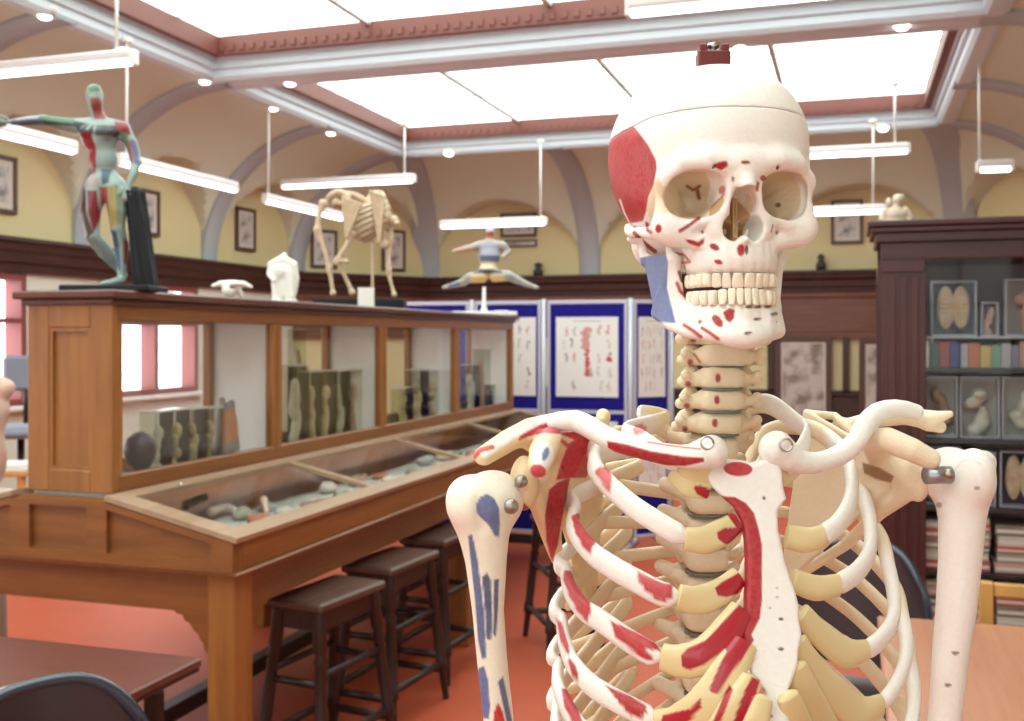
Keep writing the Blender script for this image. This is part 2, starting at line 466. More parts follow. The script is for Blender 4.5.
# ---------------------------------------------------------------- skull (built in centimetres about the ear line)
YAW=math.radians(5.)
SKO=np.array([.1545-R0, .812-F0, EYE+.083])
def skx(V):
    x=V[:,0]*math.cos(YAW)-V[:,1]*math.sin(YAW); y=V[:,0]*math.sin(YAW)+V[:,1]*math.cos(YAW)
    return np.stack([x,y,V[:,2]],1)*.01+SKO
def skull_field():
    f=Field((-8.5,-10.2,-6.2),(8.5,11.2,13.6),.105,sym=True)
    # brain case
    f.ell((0,1.3,5.3),(6.9,9.1,7.3),p=2.15)
    f.ell((0,-1.9,5.6),(6.1,6.5,6.0),k=1.2,p=2.15)
    f.ell((2.6,2.8,6.3),(4.8,6.2,5.9),k=1.2)
    f.ell((0,2.4,-.2),(5.0,5.0,2.2),k=1.5)
    # hollow behind the eyes and a flattened temple
    f.ell((7.5,-4.4,1.0),(1.8,2.5,2.9),k=1.2,cut=True)
    f.ell((7.9,-4.2,3.6),(1.6,2.6,2.4),k=1.5,cut=True)
    # temporal line
    f.chain([(5.2,-6.0,3.2),(5.35,-5.2,5.0),(5.6,-3.2,6.9)],[.35,.25,.12],k=.7)
    # brow
    f.chain([(.6,-8.35,3.75),(2.4,-8.35,4.1),(4.0,-7.6,4.0),(5.05,-6.3,2.9)],[.62,.60,.55,.55],k=1.0)
    f.ell((0,-8.0,3.9),(1.2,.8,.9),k=.8)
    # outer rim of the orbit, cheek bone, lower rim
    f.chain([(5.05,-6.3,2.9),(5.2,-5.9,1.6),(5.05,-6.1,.2)],[.6,.56,.8],k=.6)
    f.ell((4.8,-6.1,-.6),(1.25,1.05,1.05),k=.8)
    f.chain([(5.0,-6.3,-.35),(3.4,-7.1,-.35),(1.9,-7.6,.2)],[.6,.5,.42],k=.6)
    # upper jaw
    f.ell((0,-5.5,-1.4),(2.65,2.8,2.9),k=.8)
    f.ell((0,-5.1,-2.75),(3.05,3.3,1.3),k=.6)
    f.box((0,-4.6,-3.2),(2.6,2.2,1.0),rnd=.5,k=.3)
    f.chain([(2.3,-6.8,-1.5),(4.6,-6.3,-.95)],[.65,.8],k=.5)
    f.chain([(1.7,-7.5,-.6),(1.2,-8.0,1.2),(.75,-8.3,3.0)],[.55,.42,.4],k=.6)
    # nose bones
    f.chain([(0,-8.45,3.1),(0,-9.15,2.05)],[.5,.42],k=.6)
    # bulges over the tooth roots
    for i in range(7):
        a=math.radians(8+i*13.5); f.cap((2.95*math.sin(a),-5.0-3.15*math.cos(a),-1.9),(2.95*math.sin(a),-5.0-3.15*math.cos(a),-3.3),.26,.33,k=.35)
    # cheek arch
    f.chain([(5.3,-5.6,-.75),(6.1,-3.7,-.55),(6.5,-1.4,-.35),(6.4,.3,.0),(6.2,1.4,.2)],[.62,.42,.38,.42,.5],k=.4,sq=(1.25,1,1))
    # ear region, mastoid
    f.ell((4.5,3.2,-1.0),(.85,1.2,1.4),k=.9)
    f.cap((6.8,1.7,.1),(5.0,1.7,.0),.38,k=.3,cut=True)
    # palate and pterygoid
    f.chain([(2.2,-2.6,-.4),(2.3,-2.2,-2.9)],[.7,.4],k=.6)
    # orbits
    M=Matrix.Rotation(math.radians(-20),4,'Z')
    f.ell((3.27,-6.9,1.8),(1.72,2.7,1.66),cut=True,k=.25,M=M,p=2.6)
    f.ell((2.7,-4.9,1.8),(1.2,2.3,1.1),cut=True,k=.6)
    f.cap((3.9,-5.6,.5),(3.1,-3.9,.9),.22,cut=True)
    # nose opening with its dividing wall
    f.ell((.66,-7.6,-.62),(.80,2.8,.95),cut=True,k=.25)
    f.ell((0,-8.2,.85),(.82,2.8,1.38),cut=True,k=.3)
    f.box((.12,-5.0,.1),(.07,1.3,1.7),rnd=.05,k=.12)
    f.tri((5.15,-5.7,3.2),(5.2,-5.5,.1),(3.2,-3.0,1.7),.32,k=.3)
    f.cap((.75,-5.6,.2),(.75,-4.8,.2),.25,.25,k=.15)
    f.cap((.85,-6.0,-.7),(.8,-5.0,-.7),.28,.26,k=.15)
    f.chain([(0,-8.0,-1.6),(0,-8.75,-1.5)],[.35,.16],k=.3)
    # foramina
    f.cap((2.6,-8.4,-.95),(2.7,-6.9,-.8),.13,cut=True)
    f.cap((2.2,-9.4,3.6),(2.3,-8.0,3.55),.13,cut=True)
    return f
sf=skull_field()
CUT=7.55
capf=Field((-8.5,-10.2,-6.2),(8.5,11.2,13.6),.105); capf.d=sf.d.copy()
Z=capf.ax[2][None,None,:]; Y=capf.ax[1][None,:,None]
plane=(Z-(CUT-.03*Y)); 
capf.d=np.maximum(capf.d,.022-plane).astype(np.float32); sf.d=np.maximum(sf.d,plane+.022).astype(np.float32)
def skull_tint(V,N,cols):  # sockets and nose hollow: yellowish plastic, partly shade put into the colour
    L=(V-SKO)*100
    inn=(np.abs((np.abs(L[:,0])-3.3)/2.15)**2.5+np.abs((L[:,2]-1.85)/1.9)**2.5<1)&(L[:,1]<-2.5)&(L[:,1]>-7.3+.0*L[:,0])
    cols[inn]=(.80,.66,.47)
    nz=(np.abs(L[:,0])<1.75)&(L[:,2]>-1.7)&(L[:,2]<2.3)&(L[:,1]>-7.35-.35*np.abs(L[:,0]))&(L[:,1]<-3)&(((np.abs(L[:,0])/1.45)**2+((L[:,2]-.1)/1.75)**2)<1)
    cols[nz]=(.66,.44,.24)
skull_marks=[
 (P_((604,150),(617,121),(627,119),(637,130),(648,145),(656,160),(657,170),(653,186),(648,197),(646,212),(643,221),(635,223),(626,224),(619,218),(604,195)),(.44,.022,.034)),
 (S_(1.8,(620,200),(624,212),(629,223)),WHITE),
 (P_((714,165),(718,162),(727,161),(728,166),(722,170),(715,168)),RED), (E_(745.5,162.3,4.5,1.9),DRED),
 (E_(722,190,3.2,4.5,20),(.62,.2,.2)), (S_(1.6,(712,206),(720,199),(724,194)),(.55,.12,.12)),
 (P_((645,221),(649,223),(649,229),(653,232),(651,235),(646,231)),RED), (E_(658.5,228.5,3.2,4.6),RED),
 (S_(3.6,(680,231),(688,226),(699,218)),DRED),
 (P_((685,239),(692,240),(698,242),(705,237),(704,243),(699,247),(693,245),(688,243)),RED),
 (E_(714.5,247,5.2,3.2,28),DRED), (E_(718.5,262,4.3,2.4,15),RED), (E_(741,250,4.0,6.0,0),RED), (E_(746.5,250,1.6,5,0),INK),
 (S_(2.4,(672,258),(676,253),(684,255),(690,262),(681,263),(673,260)),(.55,.12,.12)),
 (S_(4.2,(634.5,233),(643,242),(655,251.5)),DRED), (E_(733,179,1.2,2.4),INK),
 (S_(3.0,(687,186),(693,190),(700,186)),(.34,.07,.06)), (S_(4.0,(697,189),(699,198)),(.34,.07,.06)),
 (E_(763,178,3,3),(.4,.1,.08)), (S_(3,(757,190),(758,183)),(.45,.16,.1)), (E_(778,205,3,2.4),(.22,.14,.1)),
 (S_(1.3,(773,225),(771,232)),(.3,.2,.15)),
]
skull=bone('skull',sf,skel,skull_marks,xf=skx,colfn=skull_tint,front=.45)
bone('skull_cap',capf,skull,[],xf=skx)
# hanging loop on the crown: a little brown clamp with an eye
top=SP(713,66,.82)
m=MB(); m.box(-.0125,.0125,-.008,.008,-.012,.007,.0015)
for sx in (-.0085,.0085): m.box(sx-.003,sx+.003,-.007,.007,.006,.012,.001)
m.build('hanger_clamp',mat('dark_red_metal',(.16,.03,.03),rough=.4,metal=.4),skull,loc=tuple(top+np.array([0,0,.004])))
m=MB(); m.tube([(0,0,-.006),(0,0,.008)],.0030,10); m.tube([(0,0,.006),(.0,0,.0095)],.0048,6)
m.build('hanger_bolt',STEEL,skull,smooth=True,loc=tuple(top+np.array([0,0,.008])))

# ---------------------------------------------------------------- lower jaw
f=Field((-7,-10.2,-10.4),(7,2.6,.8),.11,sym=True)
lowc=[(0,-7.9,-8.1),(1.6,-7.75,-8.05),(3.2,-6.0,-7.8),(4.0,-3.6,-7.3),(4.4,-.9,-6.4)]
upc=[(0,-7.75,-6.65),(1.8,-7.3,-6.6),(3.0,-5.5,-6.3),(3.7,-3.6,-5.9),(4.3,-2.0,-5.2)]
f.chain(lowc,[.62,.62,.55,.5,.5],k=.4); f.chain(upc,[.5,.5,.55,.5,.42],k=.5)
mid=[tuple((np.array(a)+np.array(b))/2) for a,b in zip(lowc,upc)]
f.chain(mid,[.5,.5,.5,.45,.42],k=.6)
f.ell((0,-8.25,-8.2),(1.3,.6,.65),k=.7)
f.tri((4.3,-.8,-6.3),(4.8,.6,-2.2),(3.9,-4.2,-2.6),.36,k=.4); f.tri((4.3,-.8,-6.3),(3.55,-4.4,-5.9),(3.9,-4.2,-2.6),.36,k=.4)
f.chain([(4.0,-3.9,-2.7),(4.3,-3.6,-1.3)],[.4,.2],k=.4); f.chain([(5.0,.9,-2.4),(5.3,1.1,-.7)],[.35,.35],k=.4)
f.ell((5.5,1.1,-.6),(.95,.4,.4),k=.2)
f.cap((2.9,-8.6,-7.2),(2.7,-6.6,-7.2),.13,cut=True)
for i in range(7):
    a=math.radians(6+i*13.0); f.cap((2.75*math.sin(a),-4.95-3.0*math.cos(a),-6.1),(2.8*math.sin(a),-4.95-3.05*math.cos(a),-7.2),.27,.2,k=.3)
jaw_marks=[
 (P_((640,258),(656,254),(664,248),(668,262),(667,288),(672,308),(676,323),(655,322),(645,300),(640,280)),(.14,.19,.38)),
 (S_(3.4,(677,283),(680,291),(688,299),(698,304)),(.45,.05,.05)), (S_(3,(679,272),(682,281)),(.2,.08,.05)),
 (E_(717.5,321,7.2,4.0,50),RED), (P_((723,312),(729,308),(735,310),(734,318),(730,323),(725,319)),RED),
 (S_(3.6,(684,325),(692,330),(701,337)),(.45,.05,.05)), (S_(3.4,(702,328),(710,333),(718,339)),(.45,.05,.05)),
]+[(E_(x,y,4,1.5,-8),INK) for x,y in ((749,307),(757.5,307),(768,306.5),(757.5,319),(774,314),(748,333))]
jaw=bone('mandible',f,skel,jaw_marks,xf=skx,front=.5)

# ---------------------------------------------------------------- teeth: single crowns on a common arch
def crown(w,h,d,kind,flip):
    """rounded crown, root end at z=0, biting end at z=-h (upper)"""
    V=[];Q=[]; n=14; nz=8
    for k in range(nz+1):
        t=k/nz
        ww=w/2*(.72+.28*math.sin(min(1,t*1.5)*PI/2)); dd=d/2*(.85+.15*math.sin(t*PI)) if kind=='molar' else d/2*(1-.62*t)
        if t>.93: ww*=.9; dd*=.8
        for j in range(n):
            a=2*PI*j/n; c,s_=math.cos(a),math.sin(a)
            e=.62
            V.append((ww*math.copysign(abs(c)**e,c), dd*math.copysign(abs(s_)**e,s_), -h*t*(1-(0.10*abs(c) if kind=='canine' and t>.9 else 0))))
    for k in range(nz):
        for j in range(n): Q.append((k*n+j,k*n+(j+1)%n,(k+1)*n+(j+1)%n,(k+1)*n+j))
    for (r,rev) in ((0,False),(nz,True)):
        c0=len(V); ring=[V[r*n+j] for j in range(n)]
        V.append((0,0,ring[0][2]-(.02*h if r else 0)))
        for j in range(0,n,1): Q.append((c0,r*n+(j+1)%n,r*n+j,c0))
    V=np.array(V)
    if flip: V[:,2]*=-1
    return V,Q
def tooth_obj(parent,V,Q,pos,rot):
    c,s_=math.cos(rot),math.sin(rot)
    W=np.stack([V[:,0]*c-V[:,1]*s_,V[:,0]*s_+V[:,1]*c,V[:,2]],1)+np.array(pos)
    W=skx(W)
    me=bpy.data.meshes.new('tooth'); me.from_pydata([tuple(v) for v in W],[],[tuple(dict.fromkeys(q)) for q in Q]); me.materials.append(TOOTH)
    import bmesh
    bm=bmesh.new(); bm.from_mesh(me); bmesh.ops.recalc_face_normals(bm,faces=bm.faces); bm.to_mesh(me); bm.free()
    for p in me.polygons: p.use_smooth=True
    o=bpy.data.objects.new('tooth',me); C.objects.link(o); o.parent=parent
def arch_teeth(parent,widths,A,B,cy,zroot,h,flip):
    ang=0.
    tab=np.linspace(0,PI/2+.3,400); xs=A*np.sin(tab); ys=-B*np.cos(tab)
    L=np.concatenate([[0],np.cumsum(np.hypot(np.diff(xs),np.diff(ys)))])
    pos=0
    for i,w in enumerate(widths):
        t=np.interp(pos+w/2,L,tab); pos+=w
        x=A*math.sin(t); y=cy-B*math.cos(t)
        tx,ty=A*math.cos(t),B*math.sin(t); r=math.atan2(ty,tx)
        kind='molar' if i>=3 else ('canine' if i==2 else 'incisor')
        V,Q=crown(w*.985,h*(1.0 if i<3 else .9),.62 if i<3 else .85,kind,flip)
        for s_ in (1,-1): tooth_obj(parent,V,Q,(s_*x,y,zroot),r*s_)
arch_teeth(skull,[.84,.66,.76,.70,.68,.95,.9],2.9,3.25,-4.95,-3.76,1.04,False)
arch_teeth(jaw,[.54,.58,.68,.70,.72,1.0,.95],2.86,3.22,-5.0,-6.0,1.17,True)

# ---------------------------------------------------------------- spine
def vertebra_field(kind):
    if kind=='c':
        f=Field((-.042,-.016,-.014),(.042,.055,.014),.0011,sym=True)
        f.ell((0,0,0),(.0150,.0115,.0085),p=3.2)
        f.chain([(.012,.004,.0),(.027,.010,-.003)],[.0058,.0040],k=.004); f.cap((.024,.004,.0),(.026,.002,.002),.0036,k=.003)
        f.ell((.019,.018,0),(.0075,.0065,.0085),k=.004)
        f.chain([(.017,.02,0),(.007,.031,-.002),(0,.034,-.002)],[.0045,.004,.0045],k=.004)
        f.chain([(0,.034,-.002),(.002,.047,-.006)],[.0045,.0035],k=.003)
        f.cap((.021,.006,-.02),(.021,.006,.02),.0022,cut=True)
    else:
        f=Field((-.045,-.02,-.036),(.045,.075,.018),.0012,sym=True)
        f.ell((0,0,0),(.0165,.0150,.0108),p=3.4)
        f.chain([(.012,.010,.003),(.017,.024,.004),(.029,.034,.008)],[.006,.0065,.0055],k=.004)
        f.ell((.014,.026,.002),(.006,.006,.013),k=.003)
        f.chain([(.012,.026,.002),(0,.036,-.001)],[.006,.005],k=.004)
        f.chain([(0,.036,-.002),(0,.066,-.026)],[.0055,.0038],k=.003)
    return f.mesh()
VC=vertebra_field('c'); VT=vertebra_field('t')
def vertebra(px,py,s,k,kind,marks=(),base=CREAM,tilt=0.):
    V,Q=VC if kind=='c' else VT
    p=SP(px,py,s); c,t_=math.cos(tilt),math.sin(tilt)
    W=V*k; W=np.stack([W[:,0],W[:,1]*c-W[:,2]*t_,W[:,1]*t_+W[:,2]*c],1)+p
    return bone('vertebra',(W,Q),skel,marks,base=base)
def disc(px,py,s,r,dy=.003,tilt=0.):
    m=MB(); m.lathe([(r*.80,-dy*.5),(r*.98,-dy*.3),(r,0),(r*.98,dy*.3),(r*.80,dy*.5)],n=24)
    o=m.build('intervertebral_disc',DISC,skel,smooth=True,loc=tuple(SP(px,py,s)),rot=(tilt,0,0)); o.scale=(1,.85,1)
cerv=[(727,318,.850,1.15),(725,341,.847,1.2),(723,363,.843,1.12),(722,377.5,.838,.0),]
cs=[(728,312,.852,1.25),(727,334,.850,1.3),(724,356,.846,1.18),(722,378,.842,1.12),(721,400,.842,1.14),(719,423,.846,1.2)]
for i,(x,y,s,k) in enumerate(cs):
    mk=[(E_(x-4,y,2.8,4.5),RED)] if i>=3 else ([(S_(2.5,(x-30,y-2),(x-24,y+6)),(.5,.1,.1)),(E_(707,372,2.5,5),RED)] if i==2 else [(E_(733,366,4.5,3),(.12,.13,.2)),(E_(722,356,4,3),(.25,.15,.08))])
    vertebra(x,y,s,k,'c',mk+[(E_(x-34,y+6,3,3),(.45,.1,.1))])
    if i>=2: disc(x,y+11.2,s,.0160)
ts=[(716,448,.852),(712,474,.860),(709,500,.868),(707,528,.875),(706,557,.882),(705,586,.888),(705,616,.893),(705,647,.896),(705,678,.896),(705,709,.893),(706,741,.89),(707,775,.885)]
for i,(x,y,s) in enumerate(ts):
    vertebra(x,y,s,1.04+.012*i,'t',base=(.80,.67,.50))
    if i<len(ts)-1: disc((x+ts[i+1][0])/2,(y+ts[i+1][1])/2,s+.001,.0168+.0002*i,.0035)
lumb=[(709,812,.875),(711,851,.865),(713,892,.86),(715,934,.86),(716,976,.868)]
for i,(x,y,s) in enumerate(lumb):
    vertebra(x,y,s,1.35,'t'); disc(x,y-20,s,.021,.006)

# ---------------------------------------------------------------- ribs
def sweep(name, pts, w, th, parent, base=WHITE, marks=(), ns=230, nr=24, m=None, centre=(712,.86), colfn=None, wend=None, front=.35):
    """flat bar along pts (px,py,distance): w half height, th half thickness; stays turned outwards from the chest axis"""
    P=np.array([SP(*p[:3]) for p in pts]); K=spline(P,ns)
    T=np.gradient(K,axis=0); T/=np.linalg.norm(T,axis=1,keepdims=True)
    cx=SP(centre[0],500,centre[1])
    O=K-np.array([cx[0],cx[1]-.0,0]); O[:,2]=0; O[:,1]*=.9
    O-=T*np.einsum('ij,ij->i',O,T)[:,None]; O/=np.linalg.norm(O,axis=1,keepdims=True)
    B=np.cross(T,O)
    a=np.linspace(0,2*PI,nr,endpoint=False)
    u=np.linspace(0,1,ns); prof=np.ones(ns)
    e=.018; prof=np.minimum(1,np.sqrt(np.clip(np.minimum(u,1-u)/e,0.02,1)))
    W=np.interp(u,np.linspace(0,1,len(w)),w) if isinstance(w,(list,tuple)) else np.full(ns,w)
    H=np.interp(u,np.linspace(0,1,len(th)),th) if isinstance(th,(list,tuple)) else np.full(ns,th)
    ca,sa=np.cos(a),np.sin(a); ca=np.sign(ca)*np.abs(ca)**.8
    V=K[:,None,:]+(B[:,None,:]*(ca[None,:,None]*(W*prof)[:,None,None])+O[:,None,:]*(sa[None,:,None]*(H*prof)[:,None,None]))
    V=V.reshape(-1,3); i=np.arange(ns-1)[:,None]*nr; j=np.arange(nr)[None,:]; j2=(j+1)%nr
    Q=np.stack([i+j,i+j2,i+nr+j2,i+nr+j],-1).reshape(-1,4)
    V=np.vstack([V,K[:1],K[-1:]]); c0,c1=len(V)-2,len(V)-1
    jj=np.arange(0,nr,2)
    Q=np.vstack([Q,np.stack([np.full(len(jj),c0),(jj+2)%nr,jj+1,jj],1),np.stack([np.full(len(jj),c1),(ns-1)*nr+jj,(ns-1)*nr+jj+1,(ns-1)*nr+(jj+2)%nr],1)])
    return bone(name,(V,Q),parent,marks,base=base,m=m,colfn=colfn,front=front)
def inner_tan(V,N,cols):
    # the back halves of the ribs blend to a darker yellow-brown
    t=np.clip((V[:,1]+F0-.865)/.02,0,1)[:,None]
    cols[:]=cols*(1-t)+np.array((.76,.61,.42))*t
RTL=[.0042,.0036,.0038,.0048,.0048]; RW=[.0052,.0060,.0076,.0090,.0088]; RT=[.0042,.0042,.0050,.0052,.0048]   # back -> front
TY=[y for _,y,_ in ts]
def rib_left(i, front_pts, lat, post, w=None, marks=(), t=None):
    """subject's right side (left in the picture): spine -> back angle -> side -> breast end"""
    x,y,s=ts[i-1]
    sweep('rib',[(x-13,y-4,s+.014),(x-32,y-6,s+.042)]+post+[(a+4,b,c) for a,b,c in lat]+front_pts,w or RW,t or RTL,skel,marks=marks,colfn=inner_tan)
def rib_right(i, front_pts, lat, post, w=None, t=None, marks=()):
    x,y,s=ts[i-1]
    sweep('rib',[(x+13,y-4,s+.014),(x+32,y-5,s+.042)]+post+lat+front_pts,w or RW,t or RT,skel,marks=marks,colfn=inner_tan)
PINK=(.60,.07,.08)
# left
rib_left(1,[(628,424,.815),(648,410,.80),(662,418,.785),(676,440,.775),(690,452,.77)][0:0]+[(640,440,.80),(662,455,.775),(684,460,.768)],[(622,432,.83)],[(640,415,.875),(666,420,.895)],w=[.005,.007,.0085,.0085,.009],t=.003,marks=[(E_(640,429,7,5,-10),(.75,.25,.25))])
rib_left(2,[(594,462,.800),(604,480,.785),(630,504,.765),(657,522,.752),(688,540,.745)],[(592,452,.82),(598,440,.85)],[(615,434,.895),(660,440,.92)],w=[.005,.006,.0075,.0095,.0088,.0080],
  marks=[(P_((594,472),(600,467),(609,466),(612,478),(610,493),(603,485)),(.66,.15,.16))])
rib_left(3,[(573,527,.800),(590,551,.775),(615,569,.757),(640,583,.745),(662,594,.738),(680,596,.735)],[(574,495,.86),(571,510,.83)],[(588,478,.905),(640,466,.94)],
  marks=[(P_((571,516),(578,513),(585,520),(598,540),(593,546),(590,555),(582,545),(575,532)),(.47,.035,.05)),
         (P_((637,571),(645,575),(655,580),(664,583),(672,584),(672,598),(666,602),(655,599),(645,590),(638,580)),(.50,.055,.07))])
rib_left(4,[(570,590,.815),(583,609,.79),(601,621,.772),(625,638,.755),(648,652,.742),(662,656,.736)],[(560,555,.86),(562,572,.84)],[(573,520,.91),(630,496,.95)],
  marks=[(P_((564,570),(571,571),(580,588),(590,600),(591,612),(587,622),(579,614),(570,598),(563,580)),(.47,.035,.05)),
         (P_((610,620),(625,627),(645,637),(660,645),(660,651),(652,650),(645,650),(652,656),(653,661),(645,660),(628,648),(615,636)),(.46,.03,.045))])
rib_left(5,[(564,640,.83),(572,662,.805),(590,684,.78),(615,700,.762),(640,713,.75),(658,722,.742)],[(555,600,.865),(558,622,.845)],[(566,560,.93),(628,530,.955)],
  marks=[(P_((556,618),(562,622),(569,645),(570,655),(566,653),(560,640)),(.44,.025,.04)),
         (P_((604,684),(612,688),(630,696),(646,705),(647,712),(641,719),(630,716),(617,700)),(.40,.02,.028)),
         (P_((567,657),(574,662),(578,672),(578,682),(572,676)),(.45,.03,.04))])
rib_left(6,[(558,685,.84),(566,706,.815),(582,730,.79),(606,752,.77),(640,774,.76)],[(553,645,.87),(554,665,.855)],[(565,604,.935),(628,564,.96)],
  marks=[(P_((561,688),(570,690),(576,703),(582,720),(586,735),(572,722),(564,706)),(.44,.025,.04))])
rib_left(7,[(556,725,.845),(562,750,.825),(580,778,.80),(610,800,.785),(650,815,.775)],[(553,690,.875),(554,705,.86)],[(565,648,.94),(628,600,.962)],
  marks=[(P_((553,662),(560,668),(563,682),(562,690),(556,686)),(.42,.03,.06))])
rib_left(8,[(556,770,.845),(566,800,.82),(600,830,.80),(650,850,.79)],[(556,730,.875),(555,745,.86)],[(567,690,.94),(630,637,.965)])
rib_left(9,[(560,815,.845),(578,845,.82),(620,872,.81)],[(558,772,.875),(557,790,.86)],[(570,735,.94),(632,673,.965)])
rib_left(10,[(566,855,.85),(590,885,.83)],[(563,812,.875),(562,830,.86)],[(574,778,.94),(635,710,.963)])
# right
rib_right(1,[(806,440,.81),(798,455,.79),(785,466,.775)],[(800,425,.835),(806,432,.825)],[(768,404,.875),(745,412,.90)][::-1],w=[.005,.007,.009,.009,.0085],t=.003)
rib_right(2,[(852,490,.815),(847,510,.795),(836,526,.78),(821,536,.772)],[(838,447,.865),(849,467,.84)],[(766,432,.92),(808,428,.905)],w=[.005,.006,.0082,.0085,.0082])
rib_right(3,[(871,535,.830),(868,556,.81),(856,573,.79),(836,586,.775)],[(858,490,.885),(868,512,.855)],[(765,455,.945),(818,455,.935)],w=[.0048,.0055,.0078,.0085,.0085])
rib_right(4,[(894,600,.84),(892,622,.82),(880,640,.80),(864,652,.788)],[(876,530,.90),(889,570,.865)],[(768,482,.955),(832,492,.955)],w=[.0048,.0055,.0068,.0080,.0080])
rib_right(5,[(906,650,.85),(902,672,.83),(893,690,.81),(880,706,.80)],[(890,580,.915),(903,620,.875)],[(770,512,.965),(838,532,.965)],w=[.0048,.0055,.0062,.0072,.0075])
rib_right(6,[(914,705,.85),(908,732,.83),(896,755,.82),(880,772,.81)],[(900,625,.92),(911,665,.88)],[(770,540,.97),(843,570,.97)],w=[.0048,.0055,.0058,.0062,.007])
rib_right(7,[(914,760,.85),(905,790,.83),(885,815,.82)],[(903,670,.925),(913,715,.885)],[(770,570,.973),(845,608,.975)],w=[.0048,.0055,.0058,.0062,.007])
rib_right(8,[(908,815,.85),(895,842,.83),(870,865,.82)],[(902,712,.93),(912,765,.885)],[(770,600,.975),(845,645,.975)])
rib_right(9,[(900,860,.85),(880,888,.83)],[(900,755,.93),(907,810,.885)],[(770,632,.975),(843,685,.975)])
rib_right(10,[(890,895,.85),(870,915,.84)],[(897,800,.93),(900,850,.885)],[(770,665,.97),(840,728,.972)])

# ---------------------------------------------------------------- breast bone
red_marks=[
 (E_(738,469,14.5,7.2,3),(.46,.025,.04)),
 # main column and its fingers
 (P_((693,487),(700,485),(712,490),(722,496),(735,497),(746,503),(754,513),(759,530),(762,545),(762,600),(760,618),(753,632),(742,650),(733,662),(728,655),(724,645),(732,630),(742,610),(743,590),(743,560),(741,535),(734,524),(722,508),(708,500),(697,494)),RED),
 (P_((752,527),(724,528),(717,532),(718,539),(725,544),(752,545)),RED),
 (P_((746,568),(735,575),(722,582),(715,588),(718,596),(727,597),(752,590)),RED),
 (P_((744,600),(733,611),(720,625),(706,640),(688,648),(681,655),(682,667),(690,670),(704,665),(718,655),(734,640),(745,622)),RED),
 (P_((748,628),(733,640),(722,660),(713,680),(709,690),(714,694),(720,693),(730,676),(745,655),(754,640)),RED),
 (P_((663,715),(680,711),(690,709),(697,702),(701,698),(701,708),(694,716),(684,725),(660,725)),RED),
 (P_((729,684),(733,690),(727,706),(721,721),(712,724),(720,705)),RED),
 (P_((752,677),(760,680),(756,694),(747,712),(741,725),(733,724),(738,708),(745,690)),RED),
]
dots=[(E_(781,619,2.4,1.6),INK),(E_(781,649,3,1.6),INK),(E_(764,498,1.6,1.8),INK),(E_(770,716,2.6,1.6),INK),(E_(777,597,1.3,1),(.3,.25,.25)),(E_(764,690,1.3,1),(.3,.25,.25)),(E_(770,608,1.2,1),(.35,.3,.3)),(E_(777,588,1.2,1),(.35,.3,.3))]
def outline_field(poly, s_top, s_bot, th, lo, hi, h=.0009, rnd=.003):
    """plate with the given outline (picture rows/columns at its own distance), distance varying from top to bottom"""
    pts=np.array(poly,float); y0,y1=pts[:,1].min(),pts[:,1].max()
    def sd(py): return s_top+(s_bot-s_top)*(py-y0)/(y1-y0)
    W=np.array([SP(x,y,sd(y)) for x,y in poly])
    f=Field(W.min(0)-.012,W.max(0)+.012,h)
    X,Y,Z=f.ax[0][:,None],None,f.ax[2][None,:]
    xs=np.broadcast_to(X,(f.n[0],f.n[2])).ravel(); zs=np.broadcast_to(Z,(f.n[0],f.n[2])).ravel()
    pin=in_poly(xs,zs,[(w[0],w[2]) for w in W])
    d=np.full(len(xs),1e9)
    for a,b in zip(W,np.roll(W,-1,0)):
        ex,ez=b[0]-a[0],b[2]-a[2]; t=np.clip(((xs-a[0])*ex+(zs-a[2])*ez)/(ex*ex+ez*ez+1e-12),0,1)
        d=np.minimum(d,np.hypot(xs-a[0]-t*ex,zs-a[2]-t*ez))
    d2=np.where(pin,-d,d).reshape(f.n[0],1,f.n[2])
    zt,zb=W[:,2].max(),W[:,2].min(); st,sb=s_top-F0,s_bot-F0
    yc=st+(sb-st)*(zt-f.ax[2])/(zt-zb)
    dy=np.abs(f.ax[1][None,:,None]-yc[None,None,:])-th
    a=d2+rnd; b=dy+rnd
    f.d=(np.sqrt(np.maximum(a,0)**2+np.maximum(b,0)**2)+np.minimum(np.maximum(a,b),0)-rnd).astype(np.float32)
    return f
f=outline_field([(709,466),(722,459),(740,460),(752,463),(766,458),(779,462),(781,474),(782,487),(785,498),(776,510),(777,530),(781,548),(783,560),(789,578),(794,592),(797,604),(797,618),(800,632),(797,648),(796,663),(790,680),(785,692),(784,706),(789,722),(785,742),(772,756),(762,742),(760,722),(763,704),(764,690),(758,682),(750,672),(749,656),(743,645),(741,628),(744,610),(744,596),(745,578),(745,560),(744,540),(741,522),(733,507),(722,497),(710,485),(706,475)],.775,.715,.0058,None,None)
bone('sternum',f,skel,red_marks+dots,base=(.84,.79,.74),front=.4)

# ---------------------------------------------------------------- rib cartilages
def cart(pts,w=.0085,th=.0045,marks=True,**k):
    return sweep('costal_cartilage',pts,w,th,skel,base=YEL,marks=red_marks if marks else (),m=CART,ns=230,nr=56,front=.45,**k)
cart([(684,460,.768),(696,468,.768),(712,474,.772)],[.010,.013,.011],.004)
cart([(672,470,.775),(690,484,.770),(710,488,.772)],[.007,.010,.008],.003)
cart([(684,539,.746),(705,540,.747),(722,532,.752),(737,522,.760)],[.0085,.0100,.0095,.0075])
cart([(677,597,.736),(698,600,.738),(720,592,.744),(739,576,.752)],[.0095,.0105,.0095,.0075])
cart([(660,656,.737),(680,661,.732),(700,657,.730),(722,638,.733),(743,608,.740)],[.0095,.0125,.0120,.0115,.0090])
cart([(655,722,.742),(680,722,.73),(706,704,.722),(728,672,.724),(747,640,.730)],[.009,.013,.0135,.012,.009])
cart([(640,774,.76),(680,772,.74),(712,742,.722),(736,706,.716),(754,676,.722)],[.009,.012,.012,.011,.008])
